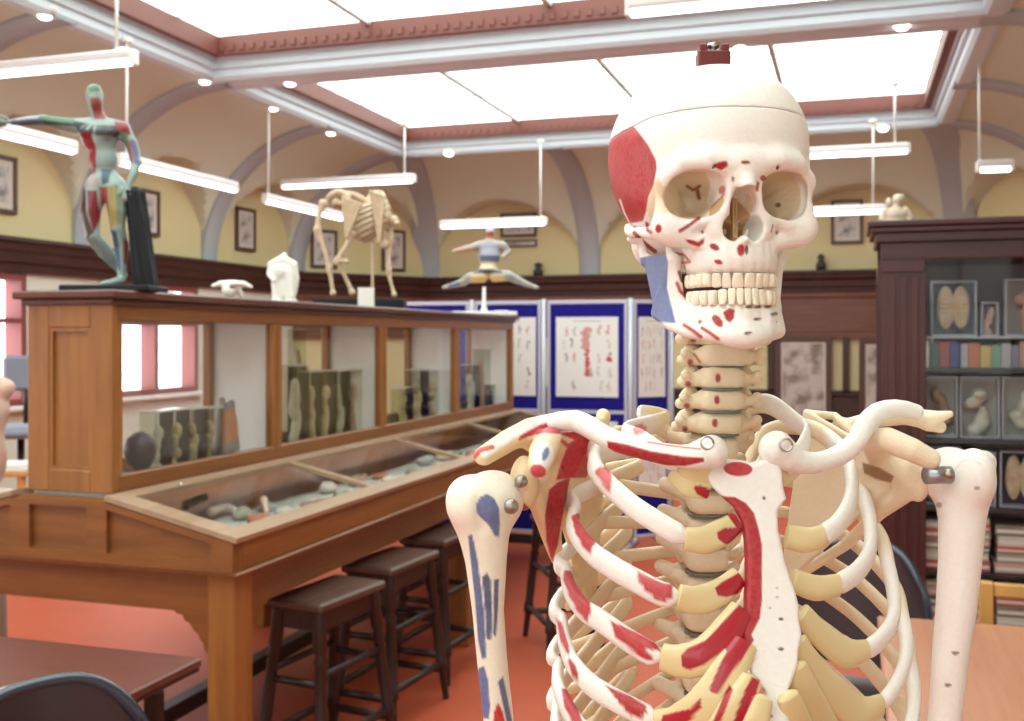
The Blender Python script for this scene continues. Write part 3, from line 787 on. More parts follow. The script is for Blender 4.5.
cart([(650,815,.775),(700,806,.745),(735,764,.722),(755,724,.712),(762,694,.715)],[.009,.011,.012,.010,.008])
cart([(800,456,.792),(790,468,.786),(778,476,.780)],[.009,.010,.009],.004)
cart([(824,536,.773),(806,540,.770),(786,536,.768)],[.0085,.0095,.009])
cart([(839,585,.776),(816,588,.768),(792,580,.762)],[.0085,.0095,.0085])
cart([(867,651,.789),(846,653,.776),(820,634,.762),(800,612,.754)],[.0085,.0120,.0100,.0080])
cart([(882,705,.801),(858,712,.785),(830,688,.762),(808,660,.748),(796,640,.742)],[.009,.0135,.0130,.0100,.0080])
cart([(880,772,.81),(850,765,.79),(824,728,.760),(806,692,.740),(794,664,.732)],[.009,.015,.0150,.0125,.0085])
cart([(885,815,.82),(845,805,.79),(812,762,.75),(796,718,.726),(786,692,.718)],[.009,.012,.013,.012,.008])

# ---------------------------------------------------------------- collar bones
def round_bone(name,pts,rs,h,k=.004,extra=None,marks=(),base=WHITE,pad=.02,**kw):
    W=[SP(*p) for p in pts]; A=np.array(W)
    f=Field(A.min(0)-pad,A.max(0)+pad,h)
    f.chain([tuple(w) for w in spline(A,18)],list(np.interp(np.linspace(0,1,18),np.linspace(0,1,len(rs)),rs)),k=k)
    if extra: extra(f)
    return bone(name,f,skel,marks,base=base,**kw)
round_bone('clavicle',[(711,452,.765),(690,457,.764),(665,454,.766),(640,448,.772),(612,440,.785),(594,430,.797),(576,421,.806),(556,422,.808)],[.0125,.0088,.0078,.0078,.0080,.0082,.0085,.0072],.0011,
  marks=[(P_((607,441),(625,444),(650,451),(680,456),(704,458),(704,462),(685,466),(660,465),(640,460),(615,452),(608,448)),RED),
         (S_(1.6,(648,442),(672,446),(700,449)),(.55,.12,.12))],front=.6)
round_bone('clavicle',[(777,449,.775),(795,460,.775),(815,463,.78),(838,456,.79),(856,442,.80),(866,424,.812),(880,412,.822),(900,409,.828),(916,412,.83)],[.0135,.0088,.0076,.0078,.0078,.0080,.0082,.0078,.0062],.0011,front=.6)
for x,y,s in ((707,443,.766),(786,445,.77)):
    m=MB(); m.tube([(.0045*math.cos(a),0,.0045*math.sin(a)) for a in np.linspace(0,2*PI,17)],.0009,6); m.build('wire_loop',STEEL,skel,smooth=True,loc=tuple(SP(x,y,s-.012)))

# ---------------------------------------------------------------- shoulder blades
def pt(*a): return tuple(SP(*a))
A=[SP(x,y,s) for x,y,s in ((470,400,.76),(620,650,.96))]
f=Field(np.minimum(*A)-.01,np.maximum(*A)+.01,.0013)
f.tri(pt(548,470,.812),pt(606,416,.905),pt(592,620,.925),.0026)
f.tri(pt(560,470,.82),pt(530,488,.81),pt(556,560,.86),.0035,k=.004)
f.tri(pt(520,441,.803),pt(592,432,.822),pt(570,478,.832),.0030,k=.004)
f.chain([pt(528,482,.805),pt(540,510,.82),pt(553,545,.85),pt(580,600,.91)],[.007,.006,.005,.004],k=.006)
f.ell(pt(524,483,.800),(.011,.012,.021),k=.006)
f.chain([pt(600,426,.90),pt(583,420,.87),pt(560,420,.84),pt(530,428,.812),pt(508,441,.797),pt(484,456,.785)],[.006,.0065,.0075,.0085,.0092,.0078],k=.006,sq=(1,1,1.1))
f.chain([pt(560,450,.83),pt(550,440,.80),pt(543,452,.778),pt(539,466,.768)],[.008,.010,.0105,.0085],k=.006)
f.ell(pt(603,416,.905),(.006,.006,.0065),k=.004)
bone('scapula',f,skel,[
 (P_((518,441),(521,434),(535,426),(550,420),(565,419),(580,424),(590,432),(596,442),(592,452),(590,470),(586,478),(572,478),(556,480),(560,466),(566,450),(575,440),(560,434),(545,433),(530,436)),(.50,.03,.05)),
 (S_(7,(484,455),(512,436),(540,421),(570,415),(600,428)),WHITE),(P_((549,490),(558,482),(570,478),(566,500),(562,520),(558,545),(552,562),(546,540),(545,515)),(.42,.012,.03)),
 (S_(5,(474,457),(480,450),(492,447)),(.55,.06,.06)),
 (E_(543,455,11,14,15),(.84,.78,.74)),(E_(538,471,8,6.5,20),(.60,.06,.09)),(E_(545.5,454,3.2,6.8,18),(.16,.20,.34)),
 (S_(3.5,(562,441),(568,446),(577,440)),(.55,.05,.06)),(P_((520,500),(530,508),(528,525),(522,520)),(.4,.02,.04)),
],base=(.80,.62,.38),front=.75)
def screw(px,py,s,r=.0045,parent=skel):
    m=MB(); m.lathe([(r,0),(r*1.05,.002),(r*.85,.004),(r*.3,.0052)],n=16)
    m.build('screw',BRASSY,parent,smooth=True,loc=tuple(SP(px,py,s)),rot=(PI/2,0,0))
screw(521,481,.786,.0048); 
A=[SP(x,y,s) for x,y,s in ((785,385,.80),(955,620,.98))]
f=Field(np.minimum(*A)-.01,np.maximum(*A)+.01,.0013)
f.tri(pt(905,470,.850),pt(806,412,.930),pt(782,585,.955),.0026)
f.chain([pt(812,414,.930),pt(835,416,.922),pt(856,436,.90),pt(880,450,.87)],[.0035,.0035,.004,.006],k=.004)
f.chain([pt(906,492,.85),pt(880,512,.875),pt(845,545,.92),pt(784,585,.953)],[.008,.006,.005,.004],k=.006)
f.chain([pt(912,478,.845),pt(890,465,.865),pt(860,470,.89)],[.012,.009,.004],k=.008)
f.ell(pt(918,478,.838),(.009,.013,.019),k=.006)
f.chain([pt(818,432,.935),pt(850,424,.915),pt(880,418,.885),pt(905,415,.86),pt(928,420,.842),pt(950,414,.832)],[.004,.0055,.0075,.0080,.0075,.0028],k=.005)
f.chain([pt(930,422,.842),pt(940,427,.845)],[.007,.005],k=.005)
f.chain([pt(878,452,.865),pt(872,440,.835),pt(888,440,.812),pt(912,450,.803),pt(930,459,.802)],[.010,.010,.0098,.0092,.0080],k=.006)
bone('scapula',f,skel,[(P_((862,462),(880,468),(894,476),(891,483),(876,479),(864,473)),(.34,.19,.10))],base=(.86,.72,.53),front=.75)

# ---------------------------------------------------------------- upper arms
A=[SP(x,y,s) for x,y,s in ((440,460,.74),(540,1000,.83))]
f=Field(np.minimum(*A)-.01,np.maximum(*A)+.01,.0014)
f.ell(pt(493,500,.795),(.0235,.022,.0225))
f.ell(pt(470,502,.775),(.0150,.0180,.0190),k=.008)
f.ell(pt(461,496,.778),(.0085,.011,.010),k=.008)
f.chain([pt(482,510,.780),pt(486,560,.778),pt(488,610,.778),pt(492,660,.78),pt(498,715,.782),pt(504,800,.785),pt(508,880,.79)],[.0225,.0155,.0118,.0112,.0112,.011,.013],k=.012)
f.chain([pt(486,900,.79),pt(508,880,.79),pt(534,900,.79)],[.009,.013,.011],k=.01)
f.cap(pt(490,912,.79),pt(530,912,.79),.011,.012,k=.008)
f.chain([pt(477,488,.752),pt(482,530,.757)],[.003,.002],k=.006,cut=True)
bone('humerus',f,skel,[
 (P_((476,505),(480,497),(487,494),(494,498),(499,508),(500,525),(499,537),(495,536),(488,524),(481,518),(477,513)),(.13,.165,.33)),
 (P_((468,536),(472,534),(477,556),(481,585),(485,620),(486,658),(482,659),(478,640),(475,600),(471,565)),(.10,.14,.27)),
 (P_((482,577),(487,573),(491,580),(492,620),(491,640),(487,640),(485,610)),(.085,.11,.21)),
 (P_((494,580),(499,579),(498,610),(496,638),(493,634)),(.085,.11,.21)),
 (P_((479,668),(484,666),(488,680),(490,705),(489,719),(481,718),(478,700),(476,676)),(.12,.155,.31)),
 (P_((498,682),(503,676),(508,700),(514,730),(508,728),(503,705)),(.11,.14,.26)),
 (P_((494,712),(498,702),(503,712),(508,735),(492,735)),(.5,.02,.03)),
 (E_(455,491,5,3,-20),(.62,.64,.78)),
],base=(.86,.79,.66),front=.5)
screw(511,506,.768,.0055)
A=[SP(x,y,s) for x,y,s in ((915,430,.79),(1005,1000,.88))]
f=Field(np.minimum(*A)-.01,np.maximum(*A)+.01,.0014)
f.ell(pt(950,474,.835),(.0235,.023,.0215))
f.ell(pt(974,476,.812),(.0155,.018,.0215),k=.007)
f.ell(pt(984,462,.82),(.0085,.011,.009),k=.006)
f.chain([pt(962,490,.822),pt(962,520,.82),pt(960,560,.82),pt(956,610,.82),pt(950,660,.82),pt(945,715,.82),pt(938,800,.82),pt(934,880,.822)],[.0215,.0175,.0160,.0150,.0135,.0122,.012,.014],k=.010)
f.chain([pt(912,900,.82),pt(934,880,.822),pt(958,900,.82)],[.009,.013,.011],k=.01)
f.cap(pt(914,912,.82),pt(955,912,.82),.011,.012,k=.008)
f.chain([pt(962,466,.786),pt(968,492,.788),pt(968,520,.797)],[.0028,.0022,.002],k=.007,cut=True)
bone('humerus',f,skel,[(E_(955.5,653,3.6,1.7),INK),(E_(948,685,3.6,1.7),INK),(E_(977,488,3,2),(.4,.3,.28)),(S_(1.6,(955,470),(962,461),(972,459),(980,464)),(.66,.60,.56)),
  (E_(939,505,3,3),(.40,.30,.25))],base=(.86,.79,.74),front=.5)
m=MB(); m.lathe([(.0068,-.010),(.0068,.010)],n=20); m.build('shoulder_spring',mat('grey_spring',(.36,.36,.38),rough=.3,metal=.7),skel,smooth=True,loc=tuple(SP(938,475,.803)),rot=(0,PI/2,.2))
screw(948,474,.792,.004)

# ---------------------------------------------------------------- the stand
stand=empty('skeleton_stand',(SKB[0],SKB[1],0),TH,'white wheeled metal stand rising behind the ribs of the painted skeleton','stand')
m=MB(); q=SP(716,1000,.90)
m.tube([(q[0],.055,.10),(q[0],.055,.93)],.011,14); m.tube([(q[0],.055,.93),(q[0]-.002,.010,.955)],.008,10)
m.build('pole',mat('white_metal',(.8,.8,.8),rough=.3,metal=.3),stand,smooth=True)
for k in range(5):
    a=2*PI*k/5+.3; m=MB(); m.tube([(q[0],.055,.10),(q[0]+.26*math.cos(a),.055+.26*math.sin(a),.07)],.012,10)
    l=m.build('foot_arm',MATS['white_metal'],stand,smooth=True)
    m=MB(); cx,cy=q[0]+.26*math.cos(a),.055+.26*math.sin(a)
    m.tube([(cx-.012,cy,.03),(cx+.012,cy,.03)],.03,16); m.tube([(cx,cy,.03),(cx,cy,.07)],.006,8); m.build('castor',mat('black_rubber',(.02,.02,.02),rough=.5),l,smooth=False,autos=40)
# ================================================================== THE ROOM (X right, Y away along the hall, Z up)
WL,WR,YB,YF=-6.43,2.27,13.0,-3.8
ZB,ZC,ZG=2.30,3.654,3.92
SX0,SX1=-4.95,.82
SKY=[(7.77,11.2),(3.97,7.40),(.17,3.60),(-3.5,-.20)]
CHL=((-6.43,11.27),(-5.35,13.0)); CHR=((2.27,11.27),(1.19,13.0))
def atX(px,X): s=X/((px-512)/F*CT-ST); return s*((px-512)/F*ST+CT), s
def atY(px,Y): s=Y/((px-512)/F*ST+CT); return s*((px-512)/F*CT-ST), s
def zAt(py,s): return EYE+(HOR-py)/F*s
def WZ(px,py,z): return WP(px,py,(z-EYE)*F/(HOR-py))

yellow=mat('yellow_wall_paint',(.67,.58,.32),rough=.7,noise=(1.5,.25,(.60,.52,.28)))
palewall=mat('pale_wall_paint',(.66,.64,.56),rough=.7,noise=(1.2,.3,(.58,.56,.48)))
vault=mat('vault_paint',(.64,.68,.56),rough=.75,noise=(.8,.3,(.57,.61,.50)))
greyblue=mat('grey_blue_plaster',(.62,.68,.74),rough=.6)
ribgrey=mat('vault_rib_paint',(.40,.43,.46),rough=.6)
redtrim=mat('terracotta_trim',(.17,.050,.036),rough=.55)
lino=mat('red_linoleum',(.44,.082,.034),rough=.45,spec=.3,noise=(3.,.5,(.36,.062,.027)),bump=(30,.05))
darkwood=wood('dark_panel_wood',(.032,.010,.008),(.065,.022,.016),(1,.12,1),rough=.45,coat=.05)
frieze=wood('brown_frieze_wood',(.12,.045,.027),(.19,.078,.046),(.15,1,1),rough=.5,coat=.05)
whitepaint=mat('white_gloss_paint',(.80,.78,.74),rough=.4)
skyglass=emis('daylit_ceiling_glass',(.90,1.0,.95),2.9)
winglass=emis('daylit_window_glass',(1.0,.96,.98),4.5)

def struct(o): o['kind']='structure'; return o
m=MB(); m.box(WL-.3,WR+.3,YF-.3,YB+.3,-.12,0); struct(m.build('floor',lino))

# --- walls
WIN=[(5.72,6.93),(7.95,9.30),(3.95,5.2),(2.1,3.4),(.2,1.5),(-2.0,-.6)]  # those out of view, nearer the camera, are added for light
WZ0,WZ1=.95,2.02
m=MB(); ys=sorted([YF]+[v for w_ in WIN for v in w_]+[11.3]); 
seg=sorted(WIN); cur=YF
m.box(WL-.25,WL,YF,11.3,0,WZ0); m.box(WL-.25,WL,YF,11.3,WZ1,ZB-.1)
for a,b in seg: m.box(WL-.25,WL,cur,a,WZ0,WZ1); cur=b
m.box(WL-.25,WL,cur,11.3,WZ0,WZ1)
m.cur=1; m.box(WL-.25,WL,YF,11.3,ZB-.1,ZC+.05)
struct(m.build('wall_left',[palewall,yellow]))
m=MB(); m.box(WR,WR+.25,YF,11.3,0,ZB-.1); m.cur=1; m.box(WR,WR+.25,YF,11.3,ZB-.1,ZC+.05); struct(m.build('wall_right',[palewall,yellow]))
m=MB(); m.box(-5.37,1.21,YB,YB+.25,0,ZC+.05); struct(m.build('wall_back',yellow))
m=MB(); m.box(WL-.25,WR+.25,YF-.25,YF,0,ZC+.05); struct(m.build('wall_front',palewall))
for nm,(p,q),sg in (('wall_corner_left',CHL,-1),('wall_corner_right',CHR,1)):
    d=Vector((q[0]-p[0],q[1]-p[1])).normalized(); n_=Vector((-d.y,d.x))*(1 if sg<0 else -1)*.2
    m=MB(); m.prism([p,q,(q[0]+n_.x,q[1]+n_.y),(p[0]+n_.x,p[1]+n_.y)],0,ZC+.05,axis=2); struct(m.build(nm,yellow))
# windows in the left wall
for i,(a,b) in enumerate(WIN):
    m=MB(); m.box(WL-.16,WL-.15,a,b,WZ0,WZ1); w_=struct(m.build('window_%d'%(i+1),winglass))
    m=MB(); t=.055
    for y0,y1 in ((a,a+t),(b-t,b),((a+b)/2-.03,(a+b)/2+.03)): m.box(WL-.15,WL+.02,y0,y1,WZ0,WZ1)
    for z0,z1 in ((WZ0,WZ0+t),(WZ1-t,WZ1),(1.62,1.66)): m.box(WL-.149,WL+.018,a,b,z0,z1)
    m.build('window_frame',mat('red_brown_frame',(.22,.05,.045),rough=.5),w_)
    m=MB(); m.box(WL-.02,WL+.10,a-.05,b+.05,WZ0-.04,WZ0,.01); m.build('window_sill',whitepaint,w_)

for i,(a,b) in enumerate(((-5.6,-4.2),(-3.4,-2.0),(-1.2,.4),(.7,1.9))):   # unseen glowing windows added behind the camera to light the skeleton's front
    m=MB(); m.box(a,b,YF+.001,YF+.012,.95,2.75); w_=struct(m.build('window_%d'%(i+20),emis('added_rear_light_glass',(.90,1.,.95),2.4)))
    m=MB()
    for x0,x1 in ((a-.05,a+.01),(b-.01,b+.05),((a+b)/2-.025,(a+b)/2+.025)): m.box(x0,x1,YF,YF+.05,.90,2.80)
    for z0,z1 in ((.90,.96),(2.74,2.80),(1.9,1.94)): m.box(a-.049,b+.049,YF,YF+.048,z0,z1)
    m.build('window_frame',MATS['red_brown_frame'],w_)
# --- vaulted ceiling: a cove all round, cut by one round-headed vault per bay
PY=[11.27,9.5,7.6,5.7,3.8,1.9,0,-1.9,-3.8]
PX=[-5.35,-3.15,-1.0,1.19]
def line_d(P,x,y,sgn):
    (x0,y0),(x1,y1)=P; dx,dy=x1-x0,y1-y0; L=math.hypot(dx,dy)
    return sgn*((x-x0)*dy-(y-y0)*dx)/L, ((x-x0)*dx+(y-y0)*dy)/L, L
xs=np.unique(np.round(np.concatenate([WL+np.array([0,.002,.008,.02,.04,.07,.1,.15]),np.arange(WL+.2,WR-.2,.06),WR-np.array([0,.002,.008,.02,.04,.07,.1,.15]),[SX0,SX1]]),4))
ys=np.unique(np.round(np.concatenate([np.arange(YF,2,.12),np.arange(2,YB-.2,.055),YB-np.array([0,.002,.008,.02,.04,.07,.1,.15])]+[np.array(s_) for s_ in SKY]+[np.array([p+e for p in PY for e in (-.03,-.01,.01,.03)])]),4)); ys=ys[(ys>=YF)&(ys<=YB)]
X,Y=np.meshgrid(xs,ys,indexing='ij'); H=ZC-ZB
def cove(d,D): t=np.clip(d/D,0,1); return ZB+H*np.sqrt(np.maximum(0,1-(1-t)**2))
dl=X-WL; dr=WR-X; db=YB-Y
dcl,tcl,Lcl=line_d(CHL,X,Y,1); dcr,tcr,Lcr=line_d(CHR,X,Y,-1)
cand=np.stack([cove(dl,SX0-WL),cove(dr,WR-SX1),cove(db,YB-11.2),cove(dcl,1.29),cove(dcr,1.29)])
Zc=cand.min(0); who=cand.argmin(0)
def lun(t,a,b,Hl): 
    w_=(b-a)/2-.06; return ZB+Hl*np.sqrt(np.maximum(0,1-((t-(a+b)/2)/w_)**2))
Zl=np.full_like(Zc,-1.)
for a,b in zip(PY[1:],PY[:-1]):
    k=((who==0)|(who==1))&(Y>=a)&(Y<=b); Zl=np.where(k,np.maximum(Zl,lun(Y,a,b,.92)),Zl)
for a,b in zip(PX[:-1],PX[1:]):
    k=(who==2)&(X>=a)&(X<=b); Zl=np.where(k,np.maximum(Zl,lun(X,a,b,.95)),Zl)
for w_,t,L in ((3,tcl,Lcl),(4,tcr,Lcr)):
    k=(who==w_)&(t>=0)&(t<=L); Zl=np.where(k,np.maximum(Zl,lun(t,0,L,.98)),Zl)
Zf=np.maximum(Zc,np.minimum(Zl,ZC))
nx,ny=len(xs),len(ys); I=np.arange(nx*ny).reshape(nx,ny)
Q=np.stack([I[:-1,:-1],I[1:,:-1],I[1:,1:],I[:-1,1:]],-1).reshape(-1,4)
cx=((X[:-1,:-1]+X[1:,1:])/2).ravel(); cy=((Y[:-1,:-1]+Y[1:,1:])/2).ravel()
op=np.zeros(len(cx),bool)
for a,b in SKY: op|=(cx>SX0)&(cx<SX1)&(cy>a)&(cy<b)
V=np.stack([X.ravel(),Y.ravel(),Zf.ravel()],1)
o=np_mesh('ceiling',V,Q[~op][:,::-1],vault); o.data.set_sharp_from_angle(angle=math.radians(28)); struct(o)
m=MB(); m.box(WL-.3,WR+.3,YF-.3,YB+.3,ZG+.25,ZG+.35); 
# ribs of the vault at every pier
def rib_strip(name,base,inward,D,wid,mt=ribgrey,th=.05):
    """arched band that follows the cove from the wall to the ceiling, base on the cornice"""
    n=26; m=MB(); d=Vector((inward[0],inward[1],0)); sd=Vector((-inward[1],inward[0],0)); P=[]
    for k in range(n+1):
        a=PI/2*k/n; t=1-math.cos(a); P.append((D*t, ZB+H*math.sin(a), -math.cos(a)*1.0, math.sin(a)))
    for k,(u,z,nx_,nz_) in enumerate(P):
        # normal pointing to the room: inward and down
        a=PI/2*k/n; nn=(math.cos(a),-math.sin(a))
        for (w1,o1) in ((-wid/2,-.06),(-wid/2,th*.5),(-wid/2+.03,th),(wid/2-.03,th),(wid/2,th*.5),(wid/2,-.06)):
            p=Vector((base[0],base[1],0))+d*(u+nn[0]*o1)+sd*w1; m.v.append((p.x,p.y,min(z+nn[1]*o1,ZC+.04)))
    for k in range(n):
        for j in range(6):
            m.f.append((k*6+j,k*6+(j+1)%6,(k+1)*6+(j+1)%6,(k+1)*6+j)); m.mi.append(0)
    return struct(m.build(name,mt,autos=40))
ti=1
for y in PY[1:8]:
    rib_strip('trim_%d'%ti,(WL,y),(1,0),SX0-WL,.24); ti+=1
    rib_strip('trim_%d'%ti,(WR,y),(-1,0),WR-SX1,.24); ti+=1
for x in PX[1:3]: rib_strip('trim_%d'%ti,(x,YB),(0,-1),YB-11.2,.26); ti+=1
for (bx,by),(ex,ey),wd in (((-6.40,11.3),(SX0,11.2),.28),((-5.38,12.97),(SX0,11.2),.34),((2.24,11.3),(SX1,11.2),.28),((1.22,12.97),(SX1,11.2),.34)):
    v=Vector((ex-bx,ey-by)); D=v.length; v.normalize(); rib_strip('trim_%d'%ti,(bx,by),(v.x,v.y),D,wd); ti+=1
# skylight coffers
def ring(name,x0,x1,y0,y1,prof,mt,sharp=30):
    m=MB(); n=len(prof)
    for (o,z) in prof:
        m.v+=[(x0-o,y0-o,z),(x1+o,y0-o,z),(x1+o,y1+o,z),(x0-o,y1+o,z)]
    for k in range(n-1):
        for j in range(4): m.f.append((k*4+j,k*4+(j+1)%4,(k+1)*4+(j+1)%4,(k+1)*4+j)); m.mi.append(0)
    return struct(m.build(name,mt))
for i,(a,b) in enumerate(SKY):
    ring('trim_%d'%ti,SX0,SX1,a,b,[(.17,ZC+.01),(.17,ZC-.025),(.13,ZC-.045),(.03,ZC-.05),(.0,ZC-.02),(0,ZC+.035),(-.03,ZC+.04),(-.03,ZC+.12),(-.045,ZC+.125),(-.045,ZG-.16),(-.06,ZG-.15),(-.06,ZG+.02)],greyblue); ti+=1
    m=MB()
    for (x0,x1,y0,y1) in ((SX0+.05,SX1-.05,a+.05,a+.13),(SX0+.05,SX1-.05,b-.13,b-.05),(SX0+.05,SX0+.13,a+.13,b-.13),(SX1-.13,SX1-.05,a+.13,b-.13)):
        m.box(x0,x1,y0,y1,ZG-.15,ZG+.01)
    nx_=60
    for k in range(nx_):        # dentils
        x=SX0+.14+(SX1-SX0-.28)*k/nx_
        m.box(x,x+.045,b-.145,b-.13,ZG-.125,ZG-.075)
    struct(m.build('trim_%d'%ti,redtrim)); ti+=1
    m=MB(); m.box(SX0+.02,SX1-.02,a+.02,b-.02,ZG,ZG+.02); w_=struct(m.build('window_%d'%(i+7),skyglass))
    m=MB(); fr=mat('skylight_bar',(.55,.52,.50),rough=.5)
    for k in range(1,4): x=SX0+(SX1-SX0)*k/4; m.box(x-.022,x+.022,a+.1,b-.1,ZG-.03,ZG-.001)
    for k in range(1,5): y=a+(b-a)*k/5; m.box(SX0+.1,SX1-.1,y-.006,y+.006,ZG-.012,ZG-.001)
    m.build('glazing_bar',fr,w_)

# --- cornice shelf of dark wood on the walls, brown frieze under it at the far end
def band(name,p,q,inward,prof,mt):
    """moulding: profile (out from wall, z) pushed from p to q"""
    d=Vector((inward[0],inward[1])); m=MB(); n=len(prof)
    for P in (p,q):
        for (o,z) in prof: m.v.append((P[0]+d.x*o,P[1]+d.y*o,z))
    for j in range(n): m.f.append((j,(j+1)%n,n+(j+1)%n,n+j)); m.mi.append(0)
    m.f.append(tuple(range(n))); m.f.append(tuple(reversed(range(n,2*n)))); m.mi+=[0,0]
    return struct(m.build(name,mt))
cp=[(-.02,2.03),(.05,2.03),(.06,2.10),(.09,2.11),(.10,2.18),(.14,2.21),(.15,2.26),(.18,2.27),(.18,2.30),(-.02,2.30)]
band('trim_%d'%ti,(WL,YF),(WL,11.3),(1,0),cp,darkwood); ti+=1
band('trim_%d'%ti,(WR,YF),(WR,11.3),(-1,0),cp,darkwood); ti+=1
band('trim_%d'%ti,(-5.37,YB),(1.21,YB),(0,-1),cp,darkwood); ti+=1
band('trim_%d'%ti,(-5.37,YB),(1.21,YB),(0,-1),[(-.02,1.50),(.07,1.50),(.07,1.56),(.04,1.58),(.04,1.96),(.06,2.0),(.06,2.03),(-.02,2.03)],frieze); ti+=1
for (p,q),sg in ((CHL,1),(CHR,-1)):
    d=Vector((q[0]-p[0],q[1]-p[1])).normalized(); n_=(d.y*sg,-d.x*sg)
    band('trim_%d'%ti,p,q,n_,cp,darkwood); ti+=1
    band('trim_%d'%ti,p,q,n_,[(-.02,1.50),(.07,1.50),(.07,1.56),(.04,1.58),(.04,1.96),(.06,2.0),(.06,2.03),(-.02,2.03)],frieze); ti+=1
band('trim_%d'%ti,(-5.37,YB),(1.21,YB),(0,-1),[(-.02,0),(.04,0),(.04,.80),(.06,.82),(.06,.88),(-.02,.88)],darkwood); ti+=1
for px in (700,771,846,873):     # door-posts on the far wall
    x,s=atY(px,YB-.03); m=MB(); m.box(x-.04,x+.04,YB-.06,YB,.85,1.5); struct(m.build('trim_%d'%ti,darkwood)); ti+=1

# --- small round ceiling lamps
bulb=emis('lamp_glass',(1,.93,.85),5.)
spots=[(45,14),(125,47),(205,80),(273,107),(331,132),(449,153),(883,128),(290,82),(740,45),(902,25)]
proto=None
for i,(px,py) in enumerate(spots):
    zc=ZC
    p=WZ(px,py,zc-.03)
    if proto is None:
        proto=empty('ceiling_spotlight',(p[0],p[1],zc+.01)); m=MB(); m.lathe([(.085,0),(.085,-.018),(.075,-.03),(.055,-.03)],n=20); m.build('rim',whitepaint,proto,smooth=False,autos=35)
        m=MB(); m.lathe([(.055,-.02),(.055,-.045),(.035,-.07),(.002,-.08)],n=16); m.build('bulb',bulb,proto,smooth=True); o=proto
    else: o=copy_tree(proto); o.location=(p[0],p[1],zc+.01)
    tag(o,cat='lamp',group='round ceiling spotlights',label=['small round ceiling lamp nearest the top left corner of the picture','small round lamp second in the left row, beside the front skylight','small round lamp at the left corner of the front skylight','small round lamp on the vault edge left of the far skylight','small round lamp nearest the far left skylight corner on the vault','small round lamp past the far edge of the far skylight, left side','small round lamp past the far skylight, right of the skull','small round lamp on the beam between skylights, left end','small round lamp on the beam above the skull','small round lamp at the right end of the skylight beam'][i])

# --- hanging strip lights
tube=emis('fluorescent_tube',(1.0,.96,.98),4.5)
def strip(p0,p1,zr,rods,label):
    """p0,p1 floor-plan ends; zr height; rods fractions along the strip"""
    a=Vector((*p0,zr)); b=Vector((*p1,zr)); L=(b-a).length; d=(b-a).normalized(); ang=math.atan2(d.y,d.x)
    e=empty('strip_light',tuple((a+b)/2),ang,label,'light','hanging strip lights')
    m=MB(); m.box(-L/2,L/2,-.035,.035,0,.055,.012); m.build('housing',mat('white_enamel',(.78,.74,.76),rough=.35),e)
    m=MB(); m.tube([(-L/2+.02,0,-.018),(L/2-.02,0,-.018)],.02,12); m.build('tube',tube,e,smooth=True)
    for s_ in (-1,1):
        m=MB(); m.box(s_*L/2-.012,s_*L/2+.012,-.03,.03,-.035,.05,.004); m.build('end_cap',whitepaint,e)
    for t in rods:
        m=MB(); x=-L/2+L*t; m.tube([(x,0,.05),(x,0,ZC-zr-.005)],.010,8); m.build('rod',whitepaint,e,smooth=True)
        m=MB(); m.lathe([(.04,ZC-zr-.035),(.04,ZC-zr-.005)],cx=x,n=14); m.build('ceiling_rose',whitepaint,e,autos=35)
    return e
z1,z2=3.08,2.76
strip((-5.6,9.6),(-4.12,9.6),z1,(.93,),'white strip light hanging above the ape skeleton, far left')
strip((-6.0+.9,5.04),(-3.90,5.04),z1+.02,(.90,),'white strip light at the top left corner above the muscle statue')
strip((-1.75,9.35),(.47,9.35),z1,(.15,.95),'strip light showing just right of the skull forehead')
x6=atY(441,10.9)[0]; x6b=atY(546,10.9)[0]; strip((x6,10.9),(x6b,10.9),z2,(.95,),'strip light hanging above the leaping figure by the far wall')
x8=atY(885,10.9)[0]; strip((x8-2.2,10.9),(x8,10.9),z2,(.05,.95),'strip light level with the eye socket, right of the skull')
strip((-4.93,4.3),(-4.93,5.75),z2,(.1,),'strip light behind the outstretched arm of the muscle statue')
strip((-4.93,6.2),(-4.93,7.68),z2,(.06,),'strip light just right of the muscle statue, running away')
strip((-5.05,8.35),(-5.05,9.85),z2,(.04,),'strip light between the plaster figure and the ape skeleton')
p=WP(978,170,8.0); strip((p[0],p[1]),(p[0]+.24,p[1]+.02),2.80,(.04,),'short strip light on a long rod above the mahogany cabinet')

strip((-1.03,5.04),(.62,5.04),z1+.02,(.12,.9),'strip light at the top edge of the picture, above and left of the skull crown')
# --- framed pictures on the walls
frm=mat('dark_picture_frame',(.09,.04,.03),rough=.4)
def art(name,c0,c1,sc):
    m=bpy.data.materials.new(name); m.use_nodes=True; nt=m.node_tree; b=nt.nodes['Principled BSDF']; L=nt.links
    tc=nt.nodes.new('ShaderNodeTexCoord'); n=nt.nodes.new('ShaderNodeTexNoise'); n.inputs['Scale'].default_value=sc; n.inputs['Detail'].default_value=4
    cr=nt.nodes.new('ShaderNodeValToRGB'); cr.color_ramp.elements[0].position=.40; cr.color_ramp.elements[1].position=.56
    cr.color_ramp.elements[0].color=(*c0,1); cr.color_ramp.elements[1].color=(*c1,1)
    L.new(tc.outputs['Object'],n.inputs['Vector']); L.new(n.outputs['Fac'],cr.inputs[0]); L.new(cr.outputs[0],b.inputs['Base Color']); b.inputs['Roughness'].default_value=.3
    return m
art_a=art('faded_drawing',(.20,.17,.17),(.56,.52,.50),9.); art_b=art('grey_plate',(.22,.16,.13),(.52,.44,.42),5.)
mount_=mat('picture_mount',(.62,.56,.50),rough=.6)
